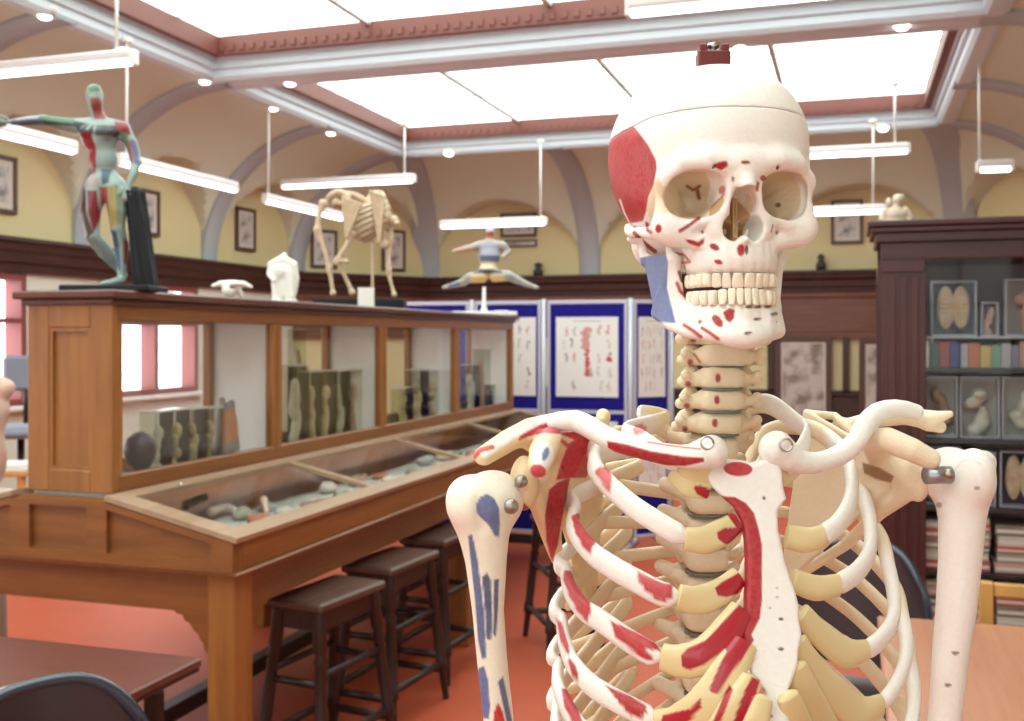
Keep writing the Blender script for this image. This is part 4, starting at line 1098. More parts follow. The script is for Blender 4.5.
def picture(cx,cy,z0,z1,w,ang,label,am=art_a,fw=.035,mw=.05,group=None):
    """ang: direction the picture's width runs; z0..z1 height"""
    e=empty('framed_picture',(cx,cy,z0),ang,label,'picture',group); h=z1-z0
    m=MB()
    for (a,b,c,d) in ((-w/2,w/2,0,fw),(-w/2,w/2,h-fw,h),(-w/2,-w/2+fw,fw,h-fw),(w/2-fw,w/2,fw,h-fw)): m.box(a,b,-.03,0,c,d,.004)
    m.build('frame',frm,e)
    m=MB(); m.box(-w/2+fw,w/2-fw,-.012,-.004,fw,h-fw); m.build('mount',mount_,e)
    m=MB(); m.box(-w/2+fw+mw,w/2-fw-mw,-.014,-.0125,fw+mw,h-fw-mw); m.build('print',am,e)
    return e
def picL(px0,px1,py0,py1,label,**k):
    y0,s0=atX(px0,WL+.01); y1,s1=atX(px1,WL+.01); s=(s0+s1)/2
    picture(WL+.012,(y0+y1)/2,zAt(py1,s),zAt(py0,s),abs(y1-y0),PI/2,label,**k)
def picB(px0,px1,py0,py1,label,Yw=YB-.012,**k):
    x0,s0=atY(px0,Yw); x1,s1=atY(px1,Yw); s=(s0+s1)/2
    picture((x0+x1)/2,Yw,zAt(py1,s),zAt(py0,s),abs(x1-x0),0,label,**k)
picL(-14,15,155,213,'large framed drawing on the yellow wall at the left edge of the picture')
picL(140,158,190,236,'framed picture half hidden behind the black stump of the muscle statue')
picL(235,254,208,251,'narrow framed figure drawing on the left wall above the white bone model')
d=Vector((1.08,1.73)).normalized(); angc=math.atan2(d.y,d.x)
def picC(px0,px1,py0,py1,label):
    def hit(px):
        kx=(px-512)/F*CT-ST; ky=(px-512)/F*ST+CT
        s=((-6.43)*d.y-11.27*d.x)/(kx*d.y-ky*d.x); return s
    s0,s1=hit(px0),hit(px1); s=(s0+s1)/2; a=WP(px0,0,s0); b=WP(px1,0,s1)
    picture((a[0]+b[0])/2+.012*d.y,(a[1]+b[1])/2-.012*d.x,zAt(py1,s),zAt(py0,s),math.hypot(b[0]-a[0],b[1]-a[1]),angc,label)
picC(310,336,230,268,'framed picture in the corner, seen left of the ape skeleton ribs')
picC(381,404,230,271,'framed picture in the corner, seen right of the ape skeleton ribs')
picB(501,537,213,237,'wide framed pair of prints on the far wall above the leaping figure',mw=.04)
picB(505,537,240,247,'low framed strip under the wide pair of prints on the far wall',fw=.02,mw=.01)
picB(831,863,200,244,'framed portrait drawing high on the far wall right of the skull')
picB(775,832,336,424,'large black-framed anatomical print low on the far wall beside the neck',am=art_b,fw=.07,mw=.02,Yw=YB-.07)
picB(859,915,338,424,'black-framed print on the far wall half hidden by the mahogany cabinet',am=art_b,fw=.07,mw=.02,Yw=YB-.07)
x,s=atY(821,YB-.1); m=MB(); m.lathe([(.05,0),(.06,.06),(.03,.12),(.045,.16),(.01,.2)],n=12); tag(m.build('finial',mat('black_iron',(.02,.02,.02)),loc=(x,YB-.09,ZB),smooth=True),'small black ornament standing on the dark shelf right of the skull','ornament')
x,s=atY(538,YB-.1); m=MB(); m.lathe([(.06,0),(.07,.05),(.03,.10),(.06,.14),(.01,.17)],n=12); tag(m.build('finial',MATS['black_iron'],loc=(x,YB-.09,ZB),smooth=True),'small black ornament on the dark shelf right of the leaping figure','ornament')

# --- blue display boards
blue=mat('blue_felt',(.016,.012,.19),rough=.95,spec=.1,bump=(300,.3))
alu=mat('grey_aluminium',(.50,.50,.55),rough=.4,metal=.3)
paper=mat('poster_paper',(.74,.70,.68),rough=.6)
inks=[mat('ink_%s'%n_,c,rough=.6) for n_,c in (('rose',(.62,.30,.27)),('sand',(.60,.46,.36)),('grey',(.34,.30,.30)),('red',(.50,.07,.07)),('brown',(.36,.20,.14)))]
rnd=random.Random(3)
def blob(m,cx,cz,rx,rz,y,n=9):
    i=len(m.v)
    for k in range(n):
        a=2*PI*k/n; q=rnd.uniform(.7,1.15); m.v.append((cx+rx*q*math.cos(a),y,cz+rz*q*math.sin(a)))
    m.f.append(tuple(range(i,i+n))); m.mi.append(m.cur)
def poster(parent_board,x0,x1,z0,z1,dens,label,seed,M):
    rnd.seed(seed); e=MB(); w,h=x1-x0,z1-z0
    e.box(-w/2,w/2,-.003,0,0,h)
    e.cur=3; e.box(-w*.22,w*.22,-.0035,-.003,h*.945,h*.955)
    e.cur=4; 
    if dens=='spine':
        for k in range(12): blob(e,-.0*w+rnd.uniform(-.01,.01)*w,h*(.28+.05*k),w*.05,h*.028,-.0035)
        e.cur=1
        for k in range(6): blob(e,rnd.uniform(-.04,.04)*w,h*(.62+.045*k),w*.07,h*.03,-.0037)
    for r in range(5):
        for c in range(6):
            if dens=='spine' and c in (2,3) and rnd.random()<.8: continue
            if rnd.random()<.28: continue
            e.cur=rnd.choice([1,1,2,2,3,3,5]); 
            cx=w*(-.42+.84*(c+.5)/6)+rnd.uniform(-.02,.02)*w; cz=h*(.06+.86*(r+.5)/5)+rnd.uniform(-.02,.02)*h
            for q in range(3): blob(e,cx+rnd.uniform(-.02,.02)*w,cz+(q-1)*h*.035,w*rnd.uniform(.015,.035),h*rnd.uniform(.012,.026),-.0036-.0001*q)
            e.cur=3; e.box(cx-w*.03,cx+w*.03,-.0034,-.003,cz-h*.065,cz-h*.06)
    if dens=='spine': e.cur=4; blob(e,w*.36,h*.47,w*.055,h*.035,-.004)
    o=e.build('wall_chart',[paper]+inks); o.matrix_world=M@Matrix.Translation(((x0+x1)/2,-.0125,z0)); tag(o,label,'poster','anatomical wall charts')
    return o
boards=[((405,7.38),(469,7.38),'second blue panel from the left, seen above the display case end',None),
        ((475.5,7.38),(541,7.38),'blue display board with a white chart at the end of the display case',('grid',.62,.95,11)),
        ((548,7.38),(627.5,7.38),'blue display board in the middle carrying the spine chart',('spine',.11,.89,5)),
        ((633,7.40),(669,7.62),'blue display board partly behind the blue-painted jaw and collar bone',('grid',.12,.86,8))]
for i,((pa,ya),(pb,yb),lab,ch) in enumerate(boards):
    xa,sa=atY(pa,ya); xb,sb=atY(pb,yb); w=math.hypot(xb-xa,yb-ya); ang=math.atan2(yb-ya,xb-xa)
    e=empty('display_board',(xa,ya,0),ang,['blue felt display board above the middle of the glass case','blue felt display board with a chart at the far end of the glass case','blue felt display board carrying the chart with the long spine drawing','blue felt display board nearest the jaw, partly hidden by the skeleton'][i],'board','blue display boards')
    zt=1.775
    m=MB(); m.box(.012,w-.012,-.011,.011,.09,zt-.012); m.build('felt_panel',blue,e)
    m=MB(); m.box(0,w,-.016,.016,zt-.028,zt,.003); m.box(0,w,-.016,.016,.07,.09,.003); m.box(0,.02,-.016,.016,.09,zt-.028); m.box(w-.02,w,-.016,.016,.09,zt-.028); m.box(.02,w-.02,-.014,.014,.955,.98); m.build('edge_frame',mat('lilac_grey_metal',(.50,.48,.58),rough=.4),e)
    m=MB(); m.tube([(w+.021,0,.0),(w+.021,0,zt+.01)],.017,12); m.build('post',alu,e,smooth=True)
    m=MB(); m.box(w+.002,w+.038,-.22,.22,0,.03,.006); m.build('foot',alu,e)
    M=Matrix.Translation((xa,ya,0))@Matrix.Rotation(ang,4,'Z')
    if ch:
        poster(e,w*ch[1] if ch[0]!='grid' or i!=1 else w*.10,w*ch[2] if i!=1 else w*.93,1.075,1.652,ch[0],
               ['','white anatomical chart at the end of the display case','white anatomical chart with a long spine drawing on the middle blue board','white anatomical chart beside the blue-painted jaw'][i],ch[3],M)
        poster(e,w*.12,w*.88,.42,.90,'grid',['','lower white chart on the board behind the shoulder blade','lower white chart on the middle blue board behind the ribs','lower white chart behind the collar bone'][i],ch[3]+20,M)
# ================================================================== FURNITURE
oak=wood('golden_oak',(.22,.080,.016),(.37,.145,.034),(1,1,.10),rough=.4,coat=.1)
oak_h=wood('golden_oak_lengthwise',(.17,.056,.012),(.29,.104,.025),(1,.08,1),rough=.4,coat=.1)
oak_x=wood('golden_oak_crosswise',(.16,.052,.012),(.28,.098,.023),(.08,1,1),rough=.4,coat=.1)
rim=wood('worn_pale_oak',(.30,.175,.10),(.42,.27,.17),(1,.1,1),rough=.35,coat=.3)
toprail=wood('dark_oak_top',(.07,.018,.010),(.13,.036,.020),(1,.1,1),rough=.4,coat=.1)
mahog=wood('mahogany',(.040,.006,.006),(.078,.012,.011),(1,1,.1),rough=.4,coat=.1)
mahog_x=wood('mahogany_crosswise',(.036,.006,.006),(.068,.012,.010),(.1,1,1),rough=.4,coat=.1)
stoolw=wood('dark_stool_wood',(.014,.005,.004),(.035,.013,.010),(1,.2,.2),rough=.45,coat=.1)
seatw=wood('worn_stool_seat',(.055,.025,.017),(.13,.065,.045),(1,.1,1),rough=.45,coat=.1)
pane=glass('display_glass',.004)
cream_card=mat('cream_card',(.70,.64,.52),rough=.7)
palecard=mat('pale_partition',(.78,.77,.73),rough=.6)
XA,XB,XO,XM=-2.54,-2.21,-1.74,-3.01
Y0,Y1=2.75,6.88
PO=[2.75,3.75,4.77,5.80,6.88]
ZI,ZO_,ZT=1.008,.905,1.63
case=empty('display_case',(-2.375,(Y0+Y1)/2,0),0,'long oak museum display case with upright glass front and sloping glazed desk','display case')
cx0,cy0=-2.375,(Y0+Y1)/2
def CB(m,name,mt,par=None,**k):
    """parts are drawn in room coordinates and handed over relative to the case"""
    m.v=[(x-cx0,y-cy0,z) for x,y,z in m.v]; return m.build(name,mt,par or case,**k)
# upright part
m=MB(); m.box(XA-.035,XB+.035,Y0-.035,Y1+.035,ZT-.005,ZT+.022,.006); m.box(XA-.015,XB+.015,Y0-.015,Y1+.015,ZT-.025,ZT-.005,.004); CB(m,'top',toprail)
for y,nm in ((Y0,'near'),(Y1,'far')):
    m=MB(); y0,y1=(y,y+.03) if nm=='near' else (y-.03,y); sg=-1 if nm=='near' else 1
    yf=y0 if nm=='near' else y1
    m.box(XA+.004,XB-.004,min(yf-sg*.014,yf-sg*.03),max(yf-sg*.014,yf-sg*.03),ZI,ZT-.02)
    a,b=XA,XB; z0,z1=ZI,ZT-.022
    ya,yb=sorted((yf,yf-sg*.03))
    m.box(a,a+.085,ya,yb,z0,z1,.003); m.box(b-.085,b,ya,yb,z0,z1,.003); m.box(a+.085,b-.085,ya,yb,z1-.075,z1,.003); m.box(a+.085,b-.085,ya,yb,z0,z0+.07,.003)
    ya2,yb2=sorted((yf-sg*.004,yf-sg*.016))
    m.box(a+.085,a+.097,ya2,yb2,z0+.07,z1-.075); m.box(b-.097,b-.085,ya2,yb2,z0+.07,z1-.075); m.box(a+.097,b-.097,ya2,yb2,z0+.07,z0+.082); m.box(a+.097,b-.097,ya2,yb2,z1-.087,z1-.075)
    CB(m,'end_panel',oak)
for x0,x1,side in ((XB-.035,XB,'front'),(XA,XA+.035,'back')):
    m=MB(); m.box(x0,x1,Y0+.03,Y1-.03,ZT-.075,ZT-.022,.004); CB(m,'top_rail',oak_h)
    m=MB(); m.box(x0,x1,Y0+.03,Y1-.03,ZI,ZI+.055,.004); CB(m,'bottom_rail',oak_h)
    for i,y in enumerate(PO):
        w0,w1=((y,y+.035) if i==0 else (y-.035,y) if i==4 else (y-.036,y+.036))
        if i in (0,4): w0,w1=(y+.03,y+.052) if i==0 else (y-.052,y-.03)
        m=MB(); m.box(x0,x1,w0,w1,ZI+.055,ZT-.075,.003)
        if 0<i<4: m.box(x0+.002,x1+.004 if side=='front' else x1,y-.004,y+.004,ZI+.055,ZT-.075)
        CB(m,'post',oak)
    for a,b in zip(PO[:-1],PO[1:]):
        m=MB(); xm=(x0+x1)/2; m.box(xm-.002,xm+.002,a+.036,b-.036,ZI+.055,ZT-.075); CB(m,'glass_pane',pane)
for y in PO[1:4]:
    m=MB(); m.box(XA+.035,XB-.037,y-.006,y+.006,ZI+.01,ZT-.03); CB(m,'partition',palecard)
m=MB(); m.box(XA+.035,XB-.036,Y1-.045,Y1-.032,ZI+.01,ZT-.03); CB(m,'partition',palecard)
m=MB(); m.box(XA,XB,Y0+.03,Y1-.03,ZI-.03,ZI-.0005); CB(m,'case_floor',palecard)
# desk part: sloping on both long sides
ya,yb=Y0-.055,Y1+.055
prof=[(XM,ZO_-.105),(XM,ZO_-.012),(XA-.0,ZI-.012),(XB,ZI-.012),(XO,ZO_-.012),(XO,ZO_-.105)]
for (e0,e1,sg) in ((ya+.02,ya+.055,-1),(yb-.055,yb-.02,1)):
    m=MB(); m.prism(prof,e0,e1,axis=1)
    CBn=CB(m,'desk_end',oak_x)
    # raised stiles and rails leaving sunken panels
    yf0,yf1=(e0-.018,e0) if sg<0 else (e1,e1+.018)
    m=MB(); zl=ZO_-.105
    def top_at(x): return ZI-.014 if XA<=x<=XB else (ZO_+(ZI-ZO_)*((XO-x)/(XO-XB))-.014 if x>XB else ZO_+(ZI-ZO_)*((x-XM)/(XA-XM))-.014)
    for xa_,xb_ in ((XO-.075,XO),(XB-.055,XB+.02),(XA-.02,XA+.055),(XM,XM+.075)):
        m.prism([(xa_,zl),(xa_,top_at(xa_)),(xb_,top_at(xb_)),(xb_,zl)],yf0,yf1,axis=1)
    for xa_,xb_ in ((XB+.02,XO-.075),(XA+.055,XB-.055),(XM+.075,XA-.02)):
        m.prism([(xa_,zl),(xa_,zl+.034),(xb_,zl+.034),(xb_,zl)],yf0,yf1,axis=1)
        m.prism([(xa_,top_at(xa_)-.022),(xa_,top_at(xa_)),(xb_,top_at(xb_)),(xb_,top_at(xb_)-.022)],yf0,yf1,axis=1)
    CB(m,'end_moulding',oak_x)
for xa_,xb_ in ((XO-.03,XO),(XM,XM+.03)):
    m=MB(); m.box(xa_,xb_,ya+.055,yb-.055,ZO_-.105,ZO_-.012,.003); CB(m,'desk_side',oak_h)
m=MB(); m.box(XM-.012,XO+.012,ya+.008,yb-.008,ZO_-.118,ZO_-.105,.004); m.box(XM+.03,XO-.03,ya+.06,yb-.06,ZO_-.105,ZO_-.09); CB(m,'desk_bottom',oak_h)
# glazed sloping frames, front and back
def slope(x0,z0,x1,z1,ya_,yb_,th,off=0.):
    """board lying on the slope between (x0,z0) and (x1,z1) as a fraction range"""
    m=MB(); n=Vector((z0-z1,0,x1-x0)); n.normalize()
    if n.z<0: n=-n
    P=[(x0,z0),(x1,z1)]
    a=[(x0+n.x*off,y,z0+n.z*off) for y in (ya_,yb_)]; b=[(x1+n.x*off,y,z1+n.z*off) for y in (ya_,yb_)]
    a2=[(p[0]+n.x*th,p[1],p[2]+n.z*th) for p in a]; b2=[(p[0]+n.x*th,p[1],p[2]+n.z*th) for p in b]
    m.v=[a[0],a[1],b[1],b[0],a2[0],a2[1],b2[1],b2[0]]
    for q in ((0,1,2,3),(7,6,5,4),(0,4,5,1),(1,5,6,2),(2,6,7,3),(3,7,4,0)): m.f.append(q); m.mi.append(0)
    return m
def lerp2(t,A,B): return (A[0]+(B[0]-A[0])*t,A[1]+(B[1]-A[1])*t)
for (I_,O_) in (((XB+.012,ZI-.012),(XO+.012,ZO_-.014)),((XA-.012,ZI-.012),(XM-.012,ZO_-.014))):
    def piece(t0,t1,y0,y1,th,off=0.):
        a=lerp2(t0,I_,O_); b=lerp2(t1,I_,O_); return slope(a[0],a[1],b[0],b[1],y0,y1,th,off)
    CB(piece(0,.10,ya,yb,.016),'glazing_frame',rim); CB(piece(.86,1,ya,yb,.016),'glazing_frame',rim)
    CB(piece(.10,.86,ya,ya+.085,.016),'glazing_frame',rim); CB(piece(.10,.86,yb-.085,yb,.016),'glazing_frame',rim)
    for y in PO[1:4]: CB(piece(.10,.86,y-.022,y+.022,.016),'glazing_frame',rim)
    for a,b in zip([ya+.085]+[y+.022 for y in PO[1:4]],[y-.022 for y in PO[1:4]]+[yb-.085]):
        CB(piece(.10,.86,a,b,.003,.007),'glass_pane',pane)
m=MB(); m.box(XA+.0,XB,Y0-.03,Y1+.03,ZI-.028,ZI-.002); 
# frieze under the desk, legs, brackets
zA=.655
for xa_,xb_ in ((XO-.075,XO-.05),(XM+.05,XM+.075)):
    m=MB(); m.box(xa_,xb_,ya+.10,yb-.10,zA,ZO_-.118); CB(m,'apron',oak_h)
for e0,e1 in ((ya+.075,ya+.10),(yb-.10,yb-.075)):
    m=MB(); m.box(XM+.05,XO-.05,e0,e1,zA,ZO_-.118); CB(m,'apron',oak_x)
for xc in (XO-.075,XM+.075):
    for yc in (ya+.105,(ya+yb)/2,yb-.105):
        m=MB(); m.box(xc-.05,xc+.05,yc-.05,yc+.05,0,ZO_-.118,.006); CB(m,'leg',oak)
br=[(a*.72,b*.62) for a,b in [(0,0),(0,-.20),(.018,-.205),(.03,-.185),(.035,-.155),(.055,-.135),(.06,-.115),(.085,-.095),(.105,-.060),(.13,-.050),(.14,-.022),(.175,-.018),(.18,0)]]
for yy,sg in ((ya+.0875,1),(yb-.0875,1)):
    for xc,sx in ((XO-.125,-1),(XM+.125,1)):
        m=MB(); m.prism([(xc+sx*a,zA+.002+b) for a,b in br],yy-.012,yy+.012,axis=1); CB(m,'bracket',oak_x)
for xc in (XO-.0625,XM+.0625):
    for yc,sy in ((ya+.155,1),(yb-.155,-1),((ya+yb)/2+.05,1),((ya+yb)/2-.05,-1)):
        m=MB(); m.prism([(yc+sy*a,zA+.002+b) for a,b in br],xc-.012,xc+.012,axis=0); CB(m,'bracket',oak_h)
m=MB(); m.box(-2.41,-2.34,ya+.16,yb-.16,.10,.16,.006)
for yc in (ya+.105,(ya+yb)/2,yb-.105): m.box(XM+.12,XO-.12,yc-.025,yc+.025,.10,.16,.006)
CB(m,'stretcher',mat('dark_iron_bar',(.03,.02,.02),rough=.4))
m=MB(); [m.lathe([(.008,0),(.006,.006),(.001,.008)],cx=XB+.06,cy=y,cz=ZI-.004,n=10) for y in (3.02,4.3,5.3)]; CB(m,'stud',mat('bright_stud',(.85,.83,.8),rough=.2,metal=.6),smooth=True)

# ---------------------------------------------------------------- stools
def make_stool():
    e=empty('stool',(0,0,0)); h=.62
    m=MB(); m.box(-.115,.115,-.20,.20,h-.032,h,.008); m.build('seat',seatw,e)
    m=MB()
    m.box(-.09,.09,-.17,-.155,h-.10,h-.032); m.box(-.09,.09,.155,.17,h-.10,h-.032); m.box(-.092,-.077,-.16,.16,h-.10,h-.032); m.box(.077,.092,-.16,.16,h-.10,h-.032)
    m.build('apron',stoolw,e)
    for sx in (-1,1):
        for sy in (-1,1):
            m=MB(); top_=(sx*.082,sy*.160,h-.033); bot=(sx*.135,sy*.215,0)
            P=[Vector(top_).lerp(Vector(bot),t) for t in (0,.22,.24,.28,.30,.55,.70,.72,.78,.80,1)]
            m.tube([tuple(p) for p in P],[.024,.023,.017,.024,.019,.022,.020,.024,.024,.016,.013],12); m.build('leg',stoolw,e,smooth=False,autos=45)
    def at(t,sx,sy): p=Vector((sx*.082,sy*.160,h-.033)).lerp(Vector((sx*.135,sy*.215,0)),t); return p
    for t,r in ((.74,.013),(.36,.011)):
        for sx in (-1,1):
            m=MB(); m.tube([tuple(at(t,sx,-1)),tuple(at(t,sx,1))],r,8,flat=1.2); m.build('rung',stoolw,e,smooth=True)
        for sy in (-1,1):
            m=MB(); m.tube([tuple(at(t+.05,-1,sy)),tuple(at(t+.05,1,sy))],r,8,flat=1.2); m.build('rung',stoolw,e,smooth=True)
    return e
proto=make_stool()
for i,(x,y,a,lab) in enumerate([(-1.745,3.30,-.14,'dark wooden stool nearest the camera, half under the display case desk'),(-1.755,3.86,-.10,'second dark wooden stool along the desk, behind the nearest one'),
        (-1.77,4.44,-.08,'third dark wooden stool along the desk, left of the blue-striped arm bone'),(-1.33,4.93,.55,'dark wooden stool seen between the arm bone and the ribs')]):
    o=proto if i==0 else copy_tree(proto); o.location=(x,y,0); o.rotation_euler=(0,0,a); tag(o,lab,'stool','dark stools beside the display case')

# ---------------------------------------------------------------- low table and chair, bottom left
t=empty('low_table',(-2.25,1.78,0),0,'red-brown topped work table in the bottom left corner, in front of the oak case','table')
m=MB(); m.box(-.75,.745,-.46,.42,.698,.72,.004); m.build('tabletop',wood('red_brown_tabletop',(.095,.024,.016),(.14,.040,.026),(.1,1,1),rough=.4,coat=.1),t)
m=MB(); m.box(-.745,.74,-.455,.415,.688,.698); m.build('edge_strip',mat('dark_edging',(.03,.02,.018),rough=.4),t)
m=MB(); m.box(-.70,.66,.34,.37,.65,.688); m.box(-.70,.66,-.41,-.38,.65,.688); m.box(-.72,-.69,-.38,.37,.65,.688); m.box(.64,.67,-.38,.37,.65,.688); m.build('frame',mat('black_metal',(.015,.015,.017),rough=.4,metal=.3),t)
for x in (-.70,.655):
    for y in (-.395,.355): m=MB(); m.box(x-.018,x+.018,y-.018,y+.018,0,.65,.003); m.build('leg',MATS['black_metal'],t)
ch=empty('chair',(-1.215,1.462,0),math.radians(-112),'black plastic-backed chair with a dark blue rim, bottom left corner','chair')
# back: a curved shell
m=MB(); nu,nv=22,16; rows=[]
def shell(off,shr=1.):
    base=len(m.v)
    for i in range(nv+1):
        v=i/nv; z=.50+.37*v
        hw=.215*(1-.10*v)*shr
        for j in range(nu+1):
            u=-1+2*j/nu
            zz=z-(.085*abs(u)**3.2)*(v**1.5)*1.0
            m.v.append((hw*u*(1-.12*(v**6)*abs(u)), -.20+.055*u*u*1.0-.02*v+off+.0, zz if shr==1 else zz-.012*v))
    return base
b0=shell(0); b1=shell(.022)
for b,rev in ((b0,False),(b1,True)):
    for i in range(nv):
        for j in range(nu):
            q=(b+i*(nu+1)+j,b+i*(nu+1)+j+1,b+(i+1)*(nu+1)+j+1,b+(i+1)*(nu+1)+j); m.f.append(q[::-1] if rev else q); m.mi.append(0)
edge=[(i*(nu+1)) for i in range(nv+1)]+[nv*(nu+1)+j for j in range(1,nu+1)]+[i*(nu+1)+nu for i in range(nv-1,-1,-1)]+[j for j in range(nu-1,0,-1)]
for k in range(len(edge)): a_,b_=edge[k],edge[(k+1)%len(edge)]; m.f.append((b0+a_,b0+b_,b1+b_,b1+a_)); m.mi.append(0)
ptsE=[m.v[b0+i] for i in edge[nv//2:-(nu+nv//2)]]
bk=m.build('backrest',mat('dark_chair_plastic',(.035,.022,.026),rough=.35,coat=.2),ch,autos=50)
m=MB(); m.tube([(p[0],p[1]+.011,p[2]) for p in ptsE],.0135,8); m.build('rim',mat('blue_black_vinyl',(.022,.028,.045),rough=.25,coat=.5),bk,smooth=True)
m=MB(); m.box(-.21,.21,-.20,.22,.43,.46,.012); m.build('seat',MATS['dark_chair_plastic'],ch)
for sx in (-1,1):
    m=MB(); m.tube([(sx*.17,.17,.43),(sx*.20,.20,0)],.011,10); m.build('leg',MATS['black_metal'],ch,smooth=True)
    m=MB(); m.tube([(sx*.17,-.15,.43),(sx*.20,-.22,0)],.011,10); m.build('leg',MATS['black_metal'],ch,smooth=True)
    m=MB(); m.tube([(sx*.15,-.15,.44),(sx*.15,-.175,.56)],.010,10); m.build('back_support',MATS['black_metal'],ch,smooth=True)

c2=copy_tree(ch); p_=WP(845,0,3.05); c2.location=(p_[0],p_[1],0); c2.rotation_euler=(0,0,math.radians(165)); tag(c2,'black plastic-backed chair added for an unidentified dark shape behind the right-hand ribs, beside the orange table','chair')  # added chair, standing in for an unknown dark area behind the ribs
# ---------------------------------------------------------------- orange table and wooden chair, right
t=empty('wooden_table',(1.05,2.35,0),0,'orange-brown wood-grained table behind the right arm bone','table')
m=MB(); m.box(-.98,.95,-.65,.65,.718,.75,.005); m.build('tabletop',wood('orange_tabletop',(.42,.165,.09),(.55,.24,.14),(1,.05,1),rough=.3,grain=30,coat=.4),t)
m=MB(); m.box(-.90,.87,-.57,-.545,.64,.718); m.box(-.90,.87,.545,.57,.64,.718); m.box(-.90,-.875,-.545,.545,.64,.718); m.box(.845,.87,-.545,.545,.64,.718); m.build('apron',mahog_x,t)
for x in (-.87,.84):
    for y in (-.54,.54): m=MB(); m.box(x-.03,x+.03,y-.03,y+.03,0,.64,.004); m.build('leg',mahog,t)
x,s=atY(986,3.22)
honey=wood('honey_wood',(.50,.24,.06),(.62,.33,.10),(1,1,.1),rough=.35)
c=empty('wooden_chair',(x+.2,3.40,0),0,'honey-coloured wooden chair standing behind the orange table, at the right edge','chair')
for sx in (-1,1):
    m=MB(); m.box(sx*.2-.018,sx*.2+.018,-.20,-.168,0,.815,.004); m.build('back_post',honey,c)
    m=MB(); m.box(sx*.19-.018,sx*.19+.018,.17,.205,0,.43,.004); m.build('front_leg',honey,c)
m=MB(); m.box(-.182,.182,-.196,-.172,.775,.812,.004); m.box(-.182,.182,-.196,-.172,.60,.64,.004); m.build('back_rail',honey,c)
m=MB(); m.box(-.215,.215,-.16,.215,.43,.455,.006); m.box(-.17,.17,-.19,-.16,.40,.45); m.build('seat',honey,c)

# ---------------------------------------------------------------- mahogany cabinet, right
kx,ky=.135,5.19; KW,KD,KH=2.05,.50,2.045
cab=empty('glazed_cabinet',(kx,ky,0),0,'tall mahogany cabinet with open glazed front and shelves of anatomy specimens','cabinet')
m=MB()
prof_c=[(0,KH-.13),(-.012,KH-.115),(-.02,KH-.07),(-.045,KH-.045),(-.06,KH-.03),(-.06,KH)]
m.box(-.055,KW,-.055,KD,KH-.03,KH,.006); m.box(-.04,KW,-.04,KD,KH-.055,KH-.03,.004); m.box(-.02,KW,-.02,KD,KH-.10,KH-.055,.004); m.box(0,KW,0,KD,KH-.18,KH-.10,.003)
m.build('cornice',mahog_x,cab)
m=MB(); m.box(-.0,.03,.03,KD,.08,KH-.10); m.box(-.008,.0,.06,.12,.15,KH-.2); m.box(-.008,0,KD-.09,KD-.02,.15,KH-.2); m.box(-.008,0,.12,KD-.09,KH-.28,KH-.2); m.build('side_panel',mahog,cab)
m=MB(); m.box(KW-.03,KW,.03,KD,.08,KH-.10); m.build('side_panel',mahog,cab)
m=MB(); m.box(0.03,KW-.03,KD-.02,KD,.08,KH-.10); m.build('back_panel',mat('cabinet_back',(.15,.115,.11),rough=.6),cab)
m=MB(); m.box(0,KW,0,KD,0,.10,.004); m.build('plinth',mahog_x,cab)
for a,b in ((0.0,.20),(1.04,1.14),(KW-.12,KW)):
    m=MB(); m.box(a,b,-.0,.03,.10,KH-.18,.003)
    for k in range(3 if b-a>.15 else 1):
        xx=a+(b-a)*(k+1)/(4 if b-a>.15 else 2); m.box(xx-.018,xx+.018,-.008,0,.18,KH-.26,.003)
    m.box(a+.005,b-.005,-.012,0,KH-.24,KH-.18,.003)
    m.build('pilaster',mahog,cab)
m=MB(); m.box(.20,1.04,.012,.016,.10,KH-.18); m.build('glass_door',pane,cab)
m=MB(); m.box(1.14,KW-.12,.012,.016,.10,KH-.18); m.build('glass_door',pane,cab)
SH=[1.362,1.035,.72,.42]
for z in SH: m=MB(); m.box(.03,KW-.03,.04,KD-.02,z-.022,z,.002); m.build('shelf',mat('black_shelf',(.018,.016,.018),rough=.35),cab)
lm=MB(); lm.lathe([(.012,0),(.02,.01),(.022,.03),(.01,.045)],n=14); 
for px,py in ((920,259),(920,277)):
    x,s=atY(px,5.33); o=lm.build('cabinet_lamp',emis('small_bulb',(1,.95,.9),6.),cab,smooth=True,loc=(x-kx,.12,zAt(py,s)-.02))
def inside(px,py,dy): x,s=atY(px,ky+dy); return x,ky+dy,zAt(py,s),s

# specimens in the cabinet ------------------------------------------------------
clear=glass('perspex',.003,(.93,.95,.95)); perim=mat('grey_perspex_edge',(.36,.36,.40),rough=.3)
tissue=mat('preserved_tissue',(.68,.50,.32),rough=.5,noise=(25,.6,(.38,.20,.12)),bump=(60,.6))
navy=mat('navy_card',(.02,.02,.05),rough=.5)
def frame_box(name,px0,px1,zb,zt_,dy,depth,label,cat,inner,group=None,edge=perim,back=None):
    """upright perspex specimen box standing at zb"""
    x0,s=atY(px0,ky+dy); x1,_=atY(px1,ky+dy); w=x1-x0; h=zt_-zb
    e=empty(name,((x0+x1)/2,ky+dy+depth/2,zb),0,label,cat,group)
    m=MB(); t=.008
    for (a,b,c_,d_) in ((-w/2,w/2,0,t),(-w/2,w/2,h-t,h),(-w/2,-w/2+t,t,h-t),(w/2-t,w/2,t,h-t)): m.box(a,b,-depth/2,depth/2,c_,d_,.002)
    m.build('frame',edge,e)
    m=MB(); m.box(-w/2+t,w/2-t,depth/2-.006,depth/2-.002,t,h-t); m.build('backing',back or navy,e)
    m=MB(); m.box(-w/2+t,w/2-t,-depth/2+.001,-depth/2+.004,t,h-t); m.build('front_glass',clear,e)
    inner(e,w,h,depth); return e
